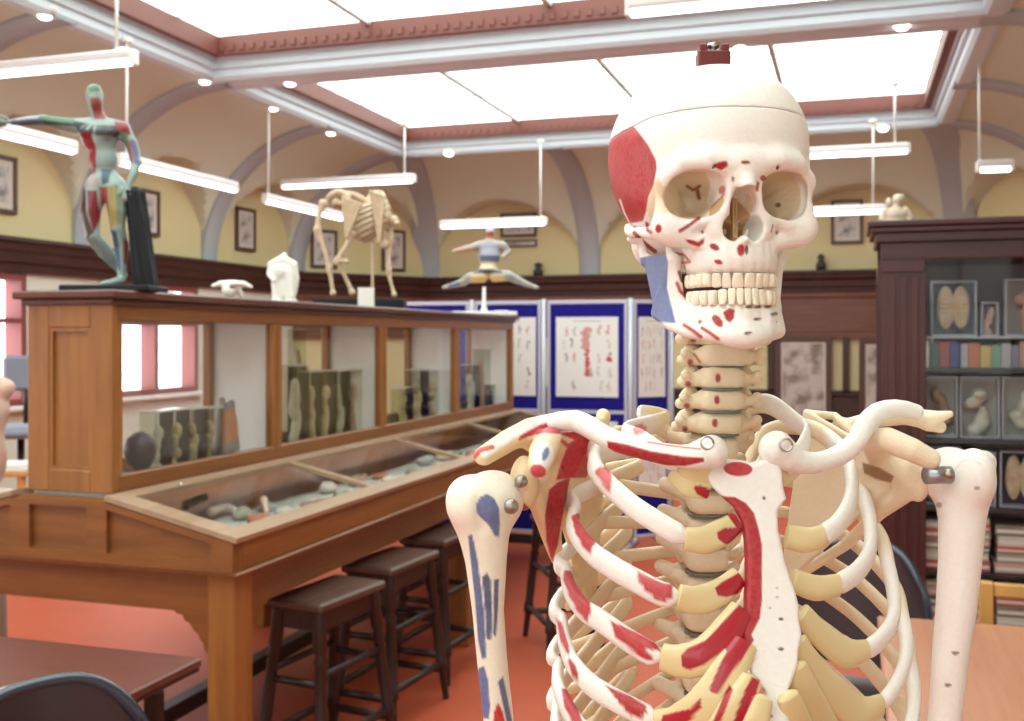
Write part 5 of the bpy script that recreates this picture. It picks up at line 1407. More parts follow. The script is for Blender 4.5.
def brain_inner(e,w,h,d):
    f=Field((-w/2,-.03,0),(w/2,.03,h),.004)
    for sx in (-1,1):
        f.ell((sx*w*.165,0,h*.52),(w*.19,.014,h*.40),k=.004)
        for k in range(7): f.cap((sx*w*.02,-.014,h*(.2+.09*k)),(sx*w*.32,-.012,h*(.24+.08*k)),.0035,cut=True,k=.003)
    f.cap((0,-.02,h*.1),(0,-.02,h*.95),.004,cut=True,k=.004)
    V,Q=f.mesh(); Q=orient(V-V.mean(0),Q); np_mesh('brain_slice',V,Q,tissue,e)
def lump_inner(seed,col=None):
    def fn(e,w,h,d):
        r=random.Random(seed); f=Field((-w/2,-d/2,0),(w/2,d/2,h),max(.004,h/60))
        n=r.randint(4,7); dd=max(.008,d/2-.012)
        for k in range(n):
            f.ell((r.uniform(-.22,.22)*w,0,h*(.12+.72*k/n)),(w*r.uniform(.12,.26),dd,h*r.uniform(.08,.16)),k=h*.06)
        V,Q=f.mesh(); Q=orient(V-V.mean(0),Q); np_mesh('specimen',V,Q,col or tissue,e)
    return fn
pinkt=mat('pink_tissue',(.62,.36,.30),rough=.5,noise=(25,.6,(.40,.16,.12)))
greyt=mat('grey_tissue',(.62,.57,.50),rough=.5,noise=(25,.6,(.40,.30,.22)))
z_=zAt(336,atY(950,5.35)[1])
# a low riser carries the upper boxes
m=MB(); a_,_=atY(926,5.35); m.box(a_-kx,KW-.05-.0,.13,.34,z_-.012,z_,.002); 
for xx in (a_-kx+.02,.9,1.55): m.box(xx,xx+.012,.14,.33,SH[0],z_-.012)
tag(m.build('riser',perim,None,loc=(kx,ky,0)),'clear-edged raised stand on the top shelf carrying the brain slice box','stand')
frame_box('specimen_box',931,977,z_,zAt(281,atY(931,5.35)[1]),.17,.07,'square specimen box with a pale brain slice on navy, top shelf of the cabinet','specimen',brain_inner)
frame_box('specimen_box',981,999,z_,z_+.16,.19,.06,'small brown specimen box just right of the brain slice, top shelf','specimen',lump_inner(4,pinkt),back=mat('brown_card',(.16,.08,.06)))
frame_box('specimen_box',1005,1050,z_,zAt(279,atY(1005,5.35)[1]),.17,.07,'specimen box with a pink head section at the right picture edge, top shelf','specimen',lump_inner(9,pinkt),back=mat('taupe_card',(.32,.26,.24)))
m=MB(); x,s=atY(926,5.28); m.tube([(0,0,0),(0,0,.10)],.014,14); m.lathe([(.010,0),(.012,.02),(.006,.03)],cz=.10,n=12); tag(m.build('white_bottle',mat('white_plastic',(.75,.78,.76),rough=.4),loc=(x,ky+.09,SH[0]),smooth=False,autos=35),'small white bottle left of the brain slice box, top shelf','bottle')
# books and small boxes under the riser
cols=[(.10,.16,.13),(.30,.08,.07),(.06,.07,.18),(.34,.30,.32),(.40,.13,.08),(.42,.30,.10),(.14,.24,.16),(.30,.28,.30),(.20,.18,.24),(.36,.22,.20),(.12,.12,.18),(.30,.20,.16)]
nm=['dark green','dull red','navy','grey','brick red','mustard','green','light grey','violet grey','rose brown','slate','brown']
xb,_=atY(929,5.35); rr=random.Random(5)
for i,cc in enumerate(cols):
    w=rr.uniform(.030,.048); h=rr.uniform(.10,.122)
    e=empty('book',(xb+w/2,ky+.20,SH[0]),0,'%s book standing under the raised stand, top cabinet shelf'%nm[i],'book','books under the raised stand')
    m=MB(); m.box(-w/2,-w/2+.003,-.06,.06,0,h); m.box(w/2-.003,w/2,-.06,.06,0,h); m.box(-w/2,w/2,-.064,-.060,0,h); m.build('cover',mat('book_cloth_%d'%i,cc,rough=.6),e)
    m=MB(); m.box(-w/2+.003,w/2-.003,-.058,.055,.003,h-.004); m.build('pages',mat('book_pages',(.6,.55,.45)),e)
    xb+=w+.003
# second shelf: large flat specimen boxes
zb=SH[1]
frame_box('specimen_box',918,958,zb,zb+.285,.10,.09,'large pale specimen box with a brown torso slice, second cabinet shelf','specimen',lump_inner(21,mat('brown_tissue',(.40,.25,.18),noise=(30,.5,(.25,.12,.09)))),back=mat('stone_card',(.50,.45,.41)))
frame_box('specimen_box',960,1000,zb,zb+.285,.10,.09,'grey-backed specimen box with dark bones, middle of the second shelf','specimen',lump_inner(22,greyt),back=MATS['stone_card'])
frame_box('specimen_box',1002,1046,zb,zb+.285,.10,.09,'specimen box at the right edge on the second shelf','specimen',lump_inner(23,greyt),back=MATS['stone_card'])
zb=SH[2]
frame_box('specimen_box',915,962,zb,zb+.27,.10,.09,'low grey specimen box behind the right shoulder joint, third shelf','specimen',lump_inner(31,greyt),back=mat('drab_card',(.24,.20,.18)))
frame_box('specimen_box',964,996,zb,zb+.25,.10,.09,'specimen box right of the arm bone head, third shelf','specimen',lump_inner(32,pinkt),back=MATS['drab_card'])
frame_box('specimen_box',1000,1044,zb,zb+.26,.10,.07,'navy specimen box with an oval section, third shelf at the right edge','specimen',brain_inner)
# lower shelves: flat boxes and journals lying in piles
pc=[(.45,.07,.06),(.50,.46,.40),(.20,.17,.13),(.38,.10,.08),(.42,.40,.40),(.10,.09,.12),(.55,.30,.25),(.30,.28,.24)]
pn=['red','cream','olive','brick','grey','black','pink','drab']
for shelf,zb,hmax in (('fourth',SH[3],.27),('bottom',.10,.29)):
    for st,(pa,pb) in enumerate(((916,950),(954,990),(994,1030))):
        x0,_=atY(pa,5.32); x1,_=atY(pb,5.32); z=zb; k=0
        while z<zb+hmax-.05:
            h=rr.uniform(.028,.05); w=(x1-x0)*rr.uniform(.88,.98); ci=(k+st*3+(1 if shelf=='bottom' else 0))%8
            pos=['left','middle','right'][st]
            m=MB(); m.box(-w/2,w/2,-.12,.12,0,h,.003); m.cur=1; m.box(-w/2+.004,w/2-.004,-.1215,-.1200,h*.3,h*.6)
            o=m.build('journal_box',[mat('box_%s'%pn[ci],pc[ci],rough=.55),mat('label_strip',(.6,.57,.5))],loc=((x0+x1)/2+rr.uniform(-.005,.005),ky+.20,z))
            tag(o,'%s flat box, number %s from the bottom of the %s pile, %s cabinet shelf'%(pn[ci],['one','two','three','four','five','six','seven','eight','nine'][k],pos,shelf),'box','flat boxes piled low in the cabinet')
            z+=h+.001; k+=1
# ================================================================== SMALL THINGS
def figbase(name,px0,py0,s0,label,cat,group=None):
    p=WP(px0,py0,s0); return empty(name,p,TH,label,cat,group)
class Fig:
    """camera-facing workshop: picture points to local metres"""
    def __init__(f,px0,py0,s0): f.p=(px0,py0,s0)
    def __call__(f,px,py,dy=0.): return ((px-f.p[0])/F*f.p[2], dy, (f.p[1]-py)/F*f.p[2])
    def px(f,V): return f.p[0]+V[:,0]*F/f.p[2], f.p[1]-V[:,2]*F/f.p[2]
    def skin(f,name,fld,parent,m,base,marks=(),front=.35,sym=True):
        global to_px
        V,Q=fld.mesh(); Q=orient(V-V.mean(0),Q); N=vnormals(V,Q); cols=np.tile(np.array(base,float),(len(V),1))
        keep=to_px; to_px=f.px
        try: paint(V,N,cols,marks,front)
        finally: to_px=keep
        return np_mesh(name,V,Q,m,parent,cols)
ZTOP=ZT+.022
paintm=mat('painted_plaster',(.8,.8,.8),rough=.4,attr=True,coat=.2)
plaster=mat('white_plaster',(.80,.76,.68),rough=.6,attr=True)
black=mat('black_paint',(.010,.010,.013),rough=.6,spec=.25)
# ---------------------------------------------------------------- muscle statue
s0=3.47; G=Fig(112,290,s0)
e=figbase('muscle_statue',112,290,s0,'painted muscle statue of a standing man with outstretched arm and black stump','statue')
e.location.z=ZTOP; zz=0
# the statue stands on its own base plate
m=MB(); m.box(-.135,.155,-.10,.10,0,.020,.004); m.build('base_plate',black,e)
g=lambda px,py,dy=0.: G(px,py,dy)
f=Field(g(5,292,-.14),g(150,76,.12),.0032) if False else Field((g(5,0)[0],-.16,.0),(g(150,0)[0],.13,g(0,74)[2]),.0033)
f.ell(g(94.5,93,0),(.027,.033,.036)); f.ell(g(96,101,-.006),(.021,.028,.030),k=.01)
f.cap(g(96,106,.0),g(99,120,.008),.019,.022,k=.01)
f.chain([g(80,124,.01),g(99,121,.012),g(121,127,.01)],[.026,.026,.027],k=.012)
f.ell(g(99,136,.0),(.060,.040,.050),k=.02); f.ell(g(91,131,-.03),(.030,.020,.022),k=.012); f.ell(g(109,132,-.03),(.030,.020,.022),k=.012)
f.ell(g(103,157,.002),(.045,.033,.052),k=.02); f.ell(g(105,178,.004),(.050,.036,.034),k=.02)
# arm held out to the left
f.chain([g(80,124,.008),g(62,122,-.01),g(47,120,-.03)],[.025,.021,.016],k=.01); f.chain([g(47,120,-.03),g(34,122,-.05),g(22,124,-.065)],[.0165,.015,.0095],k=.008)
f.ell(g(16,124,-.072),(.016,.008,.009),k=.006)
for k in range(4): f.chain([g(14,122.5+k*1.3,-.075+.006*k),g(9,123+k*1.7,-.078+.006*k),g(6,125+k*1.6,-.074+.006*k)],[.0042,.0038,.003],k=.002)
f.chain([g(18,121,-.08),g(13,119,-.088)],[.005,.0035],k=.003)
# arm hanging to the stump
f.chain([g(122,128,.01),g(131,144,.016),g(135,160,.01)],[.025,.020,.016],k=.01); f.chain([g(135,160,.01),g(134,173,-.01),g(131,184,-.02)],[.0165,.014,.010],k=.008)
f.ell(g(130,189,-.022),(.012,.010,.016),k=.006)
for k in range(4): f.chain([g(127.5+k*1.7,192,-.028),g(127+k*1.9,197,-.030),g(128+k*1.8,200,-.024)],[.004,.0037,.003],k=.002)
f.chain([g(126,188,-.03),g(124,193,-.034)],[.005,.0035],k=.003)
# legs: the weight is on the right one, the left knee is bent back
f.chain([g(115,186,0),g(118,208,-.006),g(118,226,-.004)],[.039,.031,.0225],k=.014); f.chain([g(118,226,-.004),g(120,243,.014),g(121,262,.008),g(121,276,.004)],[.023,.025,.015,.013],k=.008)
f.chain([g(121,278,.0),g(115,281,-.03),g(109,282.5,-.052)],[.015,.012,.009],k=.006)
f.chain([g(96,186,0),g(93,210,-.018),g(95,234,-.022)],[.039,.031,.0225],k=.014); f.chain([g(95,234,-.022),g(104,250,.018),g(115,268,.055)],[.0235,.024,.013],k=.008)
f.chain([g(117,272,.058),g(113,280,.045),g(108,283,.03)],[.013,.011,.008],k=.006)
CYAN=(.50,.66,.62); DG=(.08,.085,.095); G2=(.13,.30,.18); PINKm=(.62,.30,.30)
marks=[(P_((84,80),(104,80),(106,92),(86,94)),(.62,.66,.52)),(E_(97,88,6,3.5,-8),(.05,.26,.12)),
 (P_((94,98),(101,97),(107,108),(106,118),(96,118)),(.50,.09,.09)),
 (P_((74,119),(88,122),(98,125),(99,134),(90,137),(80,130)),DG),(P_((100,125),(120,124),(124,132),(115,137),(100,136)),DG),
 (S_(2,(98,120),(93,130)),(.7,.7,.7)),(P_((115,119),(128,121),(131,133),(124,134),(118,127)),(.50,.03,.05)),
 (P_((84,134),(96,133),(100,148),(99,166),(96,176),(92,168),(87,150)),(.52,.03,.04)),
 (P_((100,136),(116,136),(117,158),(110,172),(101,174),(100,155)),CYAN),(P_((117,136),(123,138),(122,155),(118,160)),(.03,.05,.06)),
 (P_((122,130),(128,132),(132,150),(128,160),(124,150)),(.13,.34,.20)),(S_(5,(133,140),(137,160)),(.25,.25,.48)),(S_(3,(129,140),(132,160)),(.60,.12,.10)),
 (S_(8,(45,120),(72,119)),(.16,.36,.20)),(S_(3,(50,123),(76,124)),(.04,.05,.08)),(S_(7,(25,124),(45,121)),(.12,.17,.30)),(S_(3,(26,121),(44,118)),(.7,.7,.68)),
 (P_((80,170),(90,176),(92,186),(84,184)),(.6,.65,.55)),(P_((92,172),(102,176),(104,184),(94,190)),(.7,.55,.52)),
 (P_((104,168),(113,168),(113,182),(106,184)),(.08,.16,.22)),(E_(121,164,6,7),(.72,.68,.60)),
 (P_((84,182),(90,190),(93,215),(99,232),(93,238),(87,225),(84,200)),(.10,.02,.02)),(P_((92,190),(101,190),(103,215),(99,232),(94,214)),(.34,.01,.03)),
 (P_((80,196),(85,200),(86,216),(81,212)),(.6,.2,.2)),(P_((82,216),(88,222),(93,234),(88,237),(82,226)),(.55,.62,.45)),
 (P_((103,186),(112,186),(112,222),(108,228),(104,205)),(.60,.14,.11)),(P_((113,186),(118,186),(119,226),(113,226)),(.72,.48,.06)),
 (P_((119,184),(125,186),(123,222),(119,226)),(.42,.50,.28)),(P_((106,215),(110,222),(116,232),(113,236),(106,226)),(.66,.28,.05)),
 (P_((113,228),(119,230),(121,250),(122,272),(117,262)),(.06,.14,.28)),(P_((121,230),(126,236),(126,262),(122,270)),(.45,.66,.62)),
 (P_((124,236),(129,240),(127,262),(124,262)),(.42,.10,.06)),(P_((98,238),(106,240),(114,262),(108,262)),(.42,.52,.55)),
]
marks=[(a,tuple(v*.45 for v in c)) for a,c in marks]; G.skin('figure',f,e,paintm,(.24,.32,.29),marks,front=.8)
f=Field((g(118,0)[0],-.09,.015),(g(164,0)[0],.09,g(0,184)[2]),.0045)
f.chain([g(135,192,.0),g(140,220,.0),g(143,250,.0),g(146,281,.0)],[.026,.029,.029,.033],k=.004)
for k in range(6): a=k*PI/3; f.cap((g(135,0)[0]+.028*math.cos(a),.032*math.sin(a),g(0,190)[2]),(g(146,0)[0]+.033*math.cos(a+.5),.036*math.sin(a+.5),g(0,283)[2]),.007,k=.008)
f.ell(g(132,196,-.01),(.018,.016,.014),k=.01)
V,Q=f.mesh(); Q=orient(V-V.mean(0),Q); np_mesh('stump',V,Q,black,e)
m=MB(); m.box(-.030,.030,-.012,.012,0,.012,.002); tag(m.build('paper_label',mat('white_card',(.72,.68,.64)),loc=(WP(165,292,3.75)[0],WP(165,292,3.75)[1],ZTOP),rot=(0,0,TH)),'small white card lying right of the muscle statue base','card')
# ---------------------------------------------------------------- white bone model
s0=4.05; G=Fig(232,295,s0); e=figbase('vertebra_model',232,295,s0,'small white plaster vertebra model on top of the display case','model'); e.location.z=ZTOP
f=Field((-.085,-.06,0),(.085,.06,.085),.0028)
f.ell((0,0,.058),(.052,.03,.014)); f.chain([(-.045,0,.056),(-.070,-.005,.050)],[.012,.008],k=.01); f.chain([(.045,0,.056),(.072,.005,.046)],[.012,.007],k=.01)
f.ell((-.01,-.01,.032),(.026,.028,.032),k=.012); f.chain([(.025,.0,.04),(.035,.01,.012)],[.012,.010],k=.01); f.chain([(-.03,.02,.04),(-.03,.03,.01)],[.01,.009],k=.01)
f.cap((.006,-.05,.043),(.006,.05,.043),.007,cut=True,k=.004)
V,Q=f.mesh(); Q=orient(V-V.mean(0),Q); np_mesh('body',V,Q,mat('chalk',(.82,.79,.72),rough=.6),e)
# ---------------------------------------------------------------- plaster figure
s0=4.62; G=Fig(283,295,s0); e=figbase('plaster_figure',283,295,s0,'white headless plaster torso figure with drapery on top of the display case','statue'); e.location.z=ZTOP
g=lambda px,py,dy=0.: G(px,py,dy)
f=Field((-.085,-.07,0),(.085,.07,.235),.0030)
f.box((0,0,.008),(.058,.042,.008),rnd=.003)
f.chain([g(277,290),g(276,275),g(278,262,-.004)],[.020,.021,.026],k=.008); f.chain([g(290,290,.01),g(290,275,.01),g(288,262,.005)],[.022,.024,.027],k=.008)
f.ell(g(283,262),(.040,.028,.034),k=.015); f.chain([g(272,256),g(283,251),g(293,256)],[.018,.022,.018],k=.01)
f.cap(g(284,251),g(284.5,246),.014,.010,k=.006); f.ell(g(283,276,.004),(.030,.018,.055),k=.01)
f.chain([g(271,257),g(270,266,-.012),g(275,272,-.026)],[.014,.012,.009],k=.006); f.chain([g(294,257),g(296,270),g(294,284)],[.016,.015,.013],k=.008)
for k in range(4): f.chain([g(287+k*2.2,262,-.026),g(288+k*2,275,-.022),g(288+k*2.2,288,-.020)],[.004,.005,.005],k=.006)
f.cap(g(283,268,-.03),g(283,288,-.03),.004,cut=True,k=.006)
V,Q=f.mesh(); Q=orient(V-V.mean(0),Q); np_mesh('figure',V,Q,MATS['chalk'],e)
# ---------------------------------------------------------------- ape skeleton
s0=5.6; G=Fig(362,303,s0); e=figbase('ape_skeleton',362,303,s0,'brown and cream ape skeleton crouching on long arms on a black board','skeleton model'); e.location.z=ZTOP+.032
g=lambda px,py,dy=0.: G(px,py,dy)
m=MB(); m.box(g(316,0)[0],g(405,0)[0],-.10,.10,-.032,.022,.004); m.build('base_board',black,e)
ob=mat('old_bone',(.60,.47,.32),rough=.5,noise=(30,.5,(.38,.24,.13)),bump=(60,.4))
def bonechain(name,pts,rs,par=None,k=.004):
    rs=[q*1.25 for q in rs]; P=np.array([g(*p) for p in pts]); r=max(rs)
    f=Field(P.min(0)-r*1.6,P.max(0)+r*1.6,.0035); f.chain([tuple(p) for p in spline(P,12)],list(np.interp(np.linspace(0,1,12),np.linspace(0,1,len(rs)),rs)))
    f.ell(tuple(P[0]),(r*1.25,)*3,k=k*2); f.ell(tuple(P[-1]),(r*1.15,)*3,k=k*2)
    V,Q=f.mesh(); Q=orient(V-V.mean(0),Q); return np_mesh(name,V,Q,ob,par or e)
bonechain('spine',[(340,193),(352,194,.0),(364,200,.02),(376,212,.03),(383,232,.03),(384,244,.03)],[.012,.015,.016,.016,.014,.012])
bonechain('shoulder_girdle',[(326,204,-.02),(331,196,-.03),(339,192,-.02),(349,197,-.03),(346,204,-.04),(337,203,-.04)],[.010,.012,.014,.013,.011,.009])
bonechain('shoulder_girdle',[(366,200,.05),(371,192,.06),(380,192,.06),(384,202,.05)],[.010,.013,.014,.011])
bonechain('upper_arm',[(324,204,-.03),(320,217,-.04),(319,230,-.045)],[.016,.011,.014])
bonechain('forearm',[(320,233,-.045),(326,250,-.05),(331,268,-.05)],[.013,.009,.011])
bonechain('hand',[(331,270,-.05),(333,280,-.055),(335,293,-.06)],[.011,.008,.009])
bonechain('thigh',[(354,234,-.04),(347,248,-.06),(340,260,-.06)],[.014,.011,.014])
bonechain('shin',[(340,262,-.06),(346,276,-.04),(353,292,-.03)],[.013,.008,.010])
bonechain('foot',[(337,262,-.055),(343,261,-.07),(349,262,-.07)],[.009,.008,.007])
bonechain('upper_arm',[(386,206,.05),(390,222,.05),(389,238,.05)],[.013,.010,.012])
bonechain('forearm',[(389,240,.05),(388,256,.04),(388,270,.03)],[.012,.008,.010])
bonechain('hand',[(388,272,.03),(391,284,.02),(394,294,.01)],[.010,.007,.008])
bonechain('support_rod',[(372,240,.02),(372,297,.02)],[.006,.006])
f=Field((g(344,0)[0],-.10,g(0,250)[2]),(g(392,0)[0],.12,g(0,192)[2]),.0032)      # rib basket: hollow, then slotted
f.ell(g(364,222,.0),(.085,.065,.105)); f.ell(g(378,214,.02),(.055,.05,.10),k=.03)
f.d=np.maximum(f.d,-(f.d+.011)).astype(np.float32)
for k in range(8): 
    c_=g(364,203+k*6.0); f.box((c_[0],0,c_[2]),(.13,.2,.0028),cut=True,k=.003,M=Matrix.Rotation(-.45,4,'Y'))
V,Q=f.mesh(); Q=orient(V-V.mean(0),Q); np_mesh('rib_cage',V,Q,ob,e)
for T_ in (((346,199,-.09),(349,238,-.08),(364,206,-.10)),((372,193,-.06),(385,197,-.04),(380,243,-.05))):
    P=np.array([g(*p) for p in T_]); f=Field(P.min(0)-.02,P.max(0)+.02,.0035); f.tri(*[tuple(p) for p in P],.006); f.chain([tuple(P[0]),tuple(P[1])],.010,k=.006); f.chain([tuple(P[2]),tuple(P[1])],.008,k=.006)
    V,Q=f.mesh(); Q=orient(V-V.mean(0),Q); np_mesh('shoulder_blade',V,Q,ob,e)
f=Field((g(384,0)[0],-.05,g(0,232)[2]),(g(404,0)[0],.09,g(0,208)[2]),.003)
f.ell(g(393,219,.02),(.028,.030,.025)); f.ell(g(397,223,.0),(.016,.02,.015),k=.01); f.ell(g(398,219,-.012),(.007,.012,.006),cut=True)
V,Q=f.mesh(); Q=orient(V-V.mean(0),Q); np_mesh('skull',V,Q,ob,e)
a=g(361,0)[0]; b=g(377,0)[0]; m=MB(); m.box(a,b,-.112,-.104,-.032,.08,.001)
o=m.build('caption_card',mat('caption_paper',(.80,.77,.72),rough=.6)); o.matrix_world=Matrix.Translation(tuple(e.location))@Matrix.Rotation(TH,4,'Z')@Matrix.Translation((0,-.004,0)); tag(o,'white caption card propped in front of the ape skeleton','card')
# ---------------------------------------------------------------- leaping figure on a white stand
s0=7.2; G=Fig(484,317,s0); e=figbase('leaping_figure',484,317,s0,'small painted muscle figure leaping with spread legs on a white rod stand','statue'); e.location.z=ZTOP
g=lambda px,py,dy=0.: G(px,py,dy)
m=MB(); m.box(g(452,0)[0],g(517,0)[0],-.10,.10,0,.030,.005); m.build('base',mat('white_base',(.80,.77,.76),rough=.4),e)
m=MB(); m.lathe([(.030,.030),(.020,.05),(.013,.09),(.013,g(0,288)[2])],n=14); m.build('rod',MATS['white_base'],e,smooth=True)
f=Field((g(440,0)[0],-.10,g(0,296)[2]),(g(540,0)[0],.14,g(0,225)[2]),.0058)
f.ell(g(490,232),(.030,.034,.036)); f.cap(g(490,236),g(489,246),.022,k=.01)
f.chain([g(477,247),g(489,245),g(503,247)],[.030,.034,.030],k=.02); f.ell(g(489,257),(.075,.045,.085),k=.03); f.ell(g(488,271),(.062,.042,.035),k=.03)
f.chain([g(476,248),g(467,250,-.03),g(456,252.5,-.05)],[.028,.022,.014],k=.012); f.chain([g(503,248),g(508,253,.0),g(503,259,-.04)],[.028,.022,.016],k=.012)
f.chain([g(482,278),g(470,279,-.02),g(463,283,.0)],[.042,.036,.026],k=.02); f.chain([g(463,283),g(454,286),g(446,288)],[.027,.020,.013],k=.01)
f.chain([g(495,277),g(508,277,-.02),g(517,281,.0)],[.042,.036,.026],k=.02); f.chain([g(517,281),g(526,285),g(535,288)],[.027,.020,.013],k=.01)
for bx,by,sg in ((446,288,-1),(535,288,1)): f.chain([g(bx,by),g(bx+sg*3,by+1,-.03)],[.014,.009],k=.008)
for k in range(3): f.chain([g(456,251.5+k,-.05),g(453,252+k,-.055)],[.006,.004],k=.003)
G.skin('figure',f,e,paintm,(.34,.31,.28),[(P_((483,225),(500,225),(500,233),(483,233)),(.62,.55,.66)),(P_((483,234),(499,234),(498,240),(484,240)),(.42,.10,.05)),
 (P_((480,245),(498,245),(500,262),(480,262)),(.36,.38,.46)),(P_((480,257),(500,257),(499,263),(480,262)),(.10,.12,.20)),(P_((478,264),(500,264),(500,270),(478,270)),(.78,.70,.46)),
 (P_((474,271),(502,271),(502,275),(474,275)),(.06,.06,.09)),(P_((472,276),(505,276),(506,284),(470,284)),(.62,.42,.16)),(S_(4,(456,252),(472,251)),(.55,.28,.18)),
 (S_(5,(506,277),(520,283)),(.28,.30,.28)),(S_(4,(450,287),(458,285)),(.12,.12,.22))],front=.8)
m=MB(); p=WP(516,318,7.0); m.box(-.04,.04,-.04,.04,0,.035,.004); tag(m.build('white_box',MATS['white_base'],loc=(-2.26,6.76,ZTOP)),'small white box at the far right end of the case top','box')
# ---------------------------------------------------------------- figure on the cabinet
x,s=atY(896,5.30); G=Fig(896,222,s); e=empty('crouching_figure',(x,5.30,KH),TH,'small cream plaster bust on top of the mahogany cabinet','statue')
g=lambda px,py,dy=0.: (G(px,py,dy)[0],dy,(222-py)/F*s)
f=Field((-.10,-.06,0),(.10,.06,.155),.003)
f.box((0,0,.006),(.07,.04,.006),rnd=.003)
f.ell(g(897,198,-.005),(.021,.025,.025)); f.ell(g(901,196,.005),(.018,.022,.018),k=.01); f.cap(g(897,203),g(896,208),.015,k=.008); f.ell(g(895,213),(.052,.035,.036),k=.015)
f.chain([g(885,210),g(882,217),g(884,221)],[.018,.014,.012],k=.01); f.chain([g(905,209),g(910,215),g(908,221)],[.019,.015,.013],k=.01); f.ell(g(888,201,-.01),(.014,.014,.020),k=.01)
f.ell(g(893,199,-.028),(.004,.006,.004),cut=True); f.ell(g(900,199,-.028),(.004,.006,.004),cut=True)
V,Q=f.mesh(); Q=orient(V-V.mean(0),Q); np_mesh('bust',V,Q,mat('cream_plaster',(.74,.62,.50),rough=.6),e)

# ================================================================== things inside the display case
def on_case_floor(px,py_,X): y,s=atX(px,X); return y,s
goldt=mat('gilt_specimen',(.62,.50,.24),rough=.35,metal=.2,noise=(30,.5,(.18,.12,.05)))
def jar(X,Y,w,d,h,label,col=tissue,seed=1,group='glass specimen jars'):
    e=empty('specimen_jar',(X,Y,ZI),0,label,'specimen jar',group); r=random.Random(seed)
    m=MB(); t=.003
    m.box(-d/2,d/2,-w/2,-w/2+t,0,h); m.box(-d/2,d/2,w/2-t,w/2,0,h); m.box(-d/2,-d/2+t,-w/2+t,w/2-t,0,h); m.box(d/2-t,d/2,-w/2+t,w/2-t,0,h)
    m.build('jar_wall',glass('jar_glass',.02,(.93,.95,.90)),e)
    m=MB(); m.box(-d/2,d/2,-w/2,w/2,h,h+.006,.001); m.build('lid',mat('jar_lid',(.55,.55,.48),rough=.2),e)
    f=Field((-d/2+.004,-w/2+.004,.0),(d/2-.004,w/2-.004,h-.004),.004); n=r.randint(4,6)
    for k in range(n): f.ell((0,r.uniform(-.16,.16)*w,h*(.12+.72*k/n)),(d*.28,w*r.uniform(.14,.27),h*r.uniform(.08,.15)),k=h*.05)
    V,Q=f.mesh(); Q=orient(V-V.mean(0),Q); np_mesh('specimen',V,Q,col,e)
    return e
def jarpx(px0,px1,py_top,X,label,col,seed,d=.07):
    y0,_=atX(px0,X); y1,s=atX(px1,X); ym=(y0+y1)/2; s=atX((px0+px1)/2,X)[1]
    h=max(.06,zAt(py_top,s)-ZI); jar(X,ym,abs(y1-y0)*.94,d,h,label,col,seed)
# first bay: glass box of gilt bones, a large grey preparation, a dark head
jarpx(147,165,412,-2.36,'glass box of pale bones at the left of the first case bay',greyt,1)
jarpx(167,182,410,-2.36,'glass box of gilt bones in the first case bay, second from left',goldt,2)
jarpx(184,200,409,-2.36,'glass box with dark gilt bones in the middle of the first bay',goldt,3)
jarpx(201,216,408,-2.36,'narrow glass box just left of the tall grey preparation',goldt,4)
y,s=atX(227,-2.35); G=Fig(227,455,s); e=empty('anatomical_preparation',(-2.345,y,ZI),0.0,'tall grey and orange anatomical preparation with white tips in the first case bay','specimen')
k_=s/F; f=Field((-.10,-.07,0),(.10,.07,.30),.0036)
f.ell((-.01,0,.055),(.058,.042,.065)); f.ell((-.008,0,.13),(.048,.038,.075),k=.03); f.cap((-.015,0,.17),(-.022,-.01,.245),.032,.014,k=.02); f.cap((.0,0,.18),(.022,-.01,.235),.028,.014,k=.02)
f.box((.0,0,.007),(.085,.05,.007),rnd=.003); f.ell((.055,-.01,.03),(.022,.02,.02),k=.01)
kk=F/s; G.p=(227,455,s)
G.skin('body',f,e,paintm,(.22,.19,.18),[(P_((222,405),(236,400),(240,430),(228,438),(222,420)),(.42,.17,.07)),(S_(6,(214,376),(223,381)),(.72,.68,.62)),(S_(6,(226,386),(237,381)),(.72,.68,.62)),(P_((228,447),(248,447),(248,458),(205,458),(205,450)),(.04,.03,.04))],front=.8)
y,s=atX(128,-2.30); m=MB(); m.lathe([(.035,0),(.05,.01),(.03,.03),(.02,.05),(.045,.07),(.055,.11),(.045,.15),(.02,.17),(.004,.175)],n=20); tag(m.build('wax_head',mat('dark_wax',(.035,.018,.020),rough=.4),loc=(-2.29,y+.05,ZI),smooth=True),'dark rounded wax head in the near corner of the case','specimen')
m=MB(); m.prism([(0,0),(.22,0),(.20,.012),(.01,.13),(0,.13)],-.06,.06,axis=0); tag(m.build('caption_wedge',mat('olive_card',(.36,.31,.20)),loc=(-2.42,2.84,ZI)),'sloping olive caption block in the near corner of the case','card')
m=MB(); m.box(-.05,.05,-.16,.16,0,.006); tag(m.build('white_tray',MATS['white_card'],loc=(-2.29,3.16,ZI)),'flat white tray on the floor of the first case bay','tray')
# second bay
for i,(a,b,t_,c_,lab) in enumerate([(288,303,366,greyt,'tall glass jar at the left of the second case bay'),(304,316,372,tissue,'glass jar second from left in the second case bay'),(317,331,371,tissue,'middle glass jar in the second case bay'),(332,345,371,greyt,'glass jar second from right in the second case bay'),(346,358,370,pinkt,'rightmost glass jar in the second case bay')]):
    jarpx(a,b,t_,-2.36,lab,c_,10+i)
jarpx(291,303,330,-2.44,'dark tall photograph jar behind the jars of the second bay',greyt,17,d=.04)
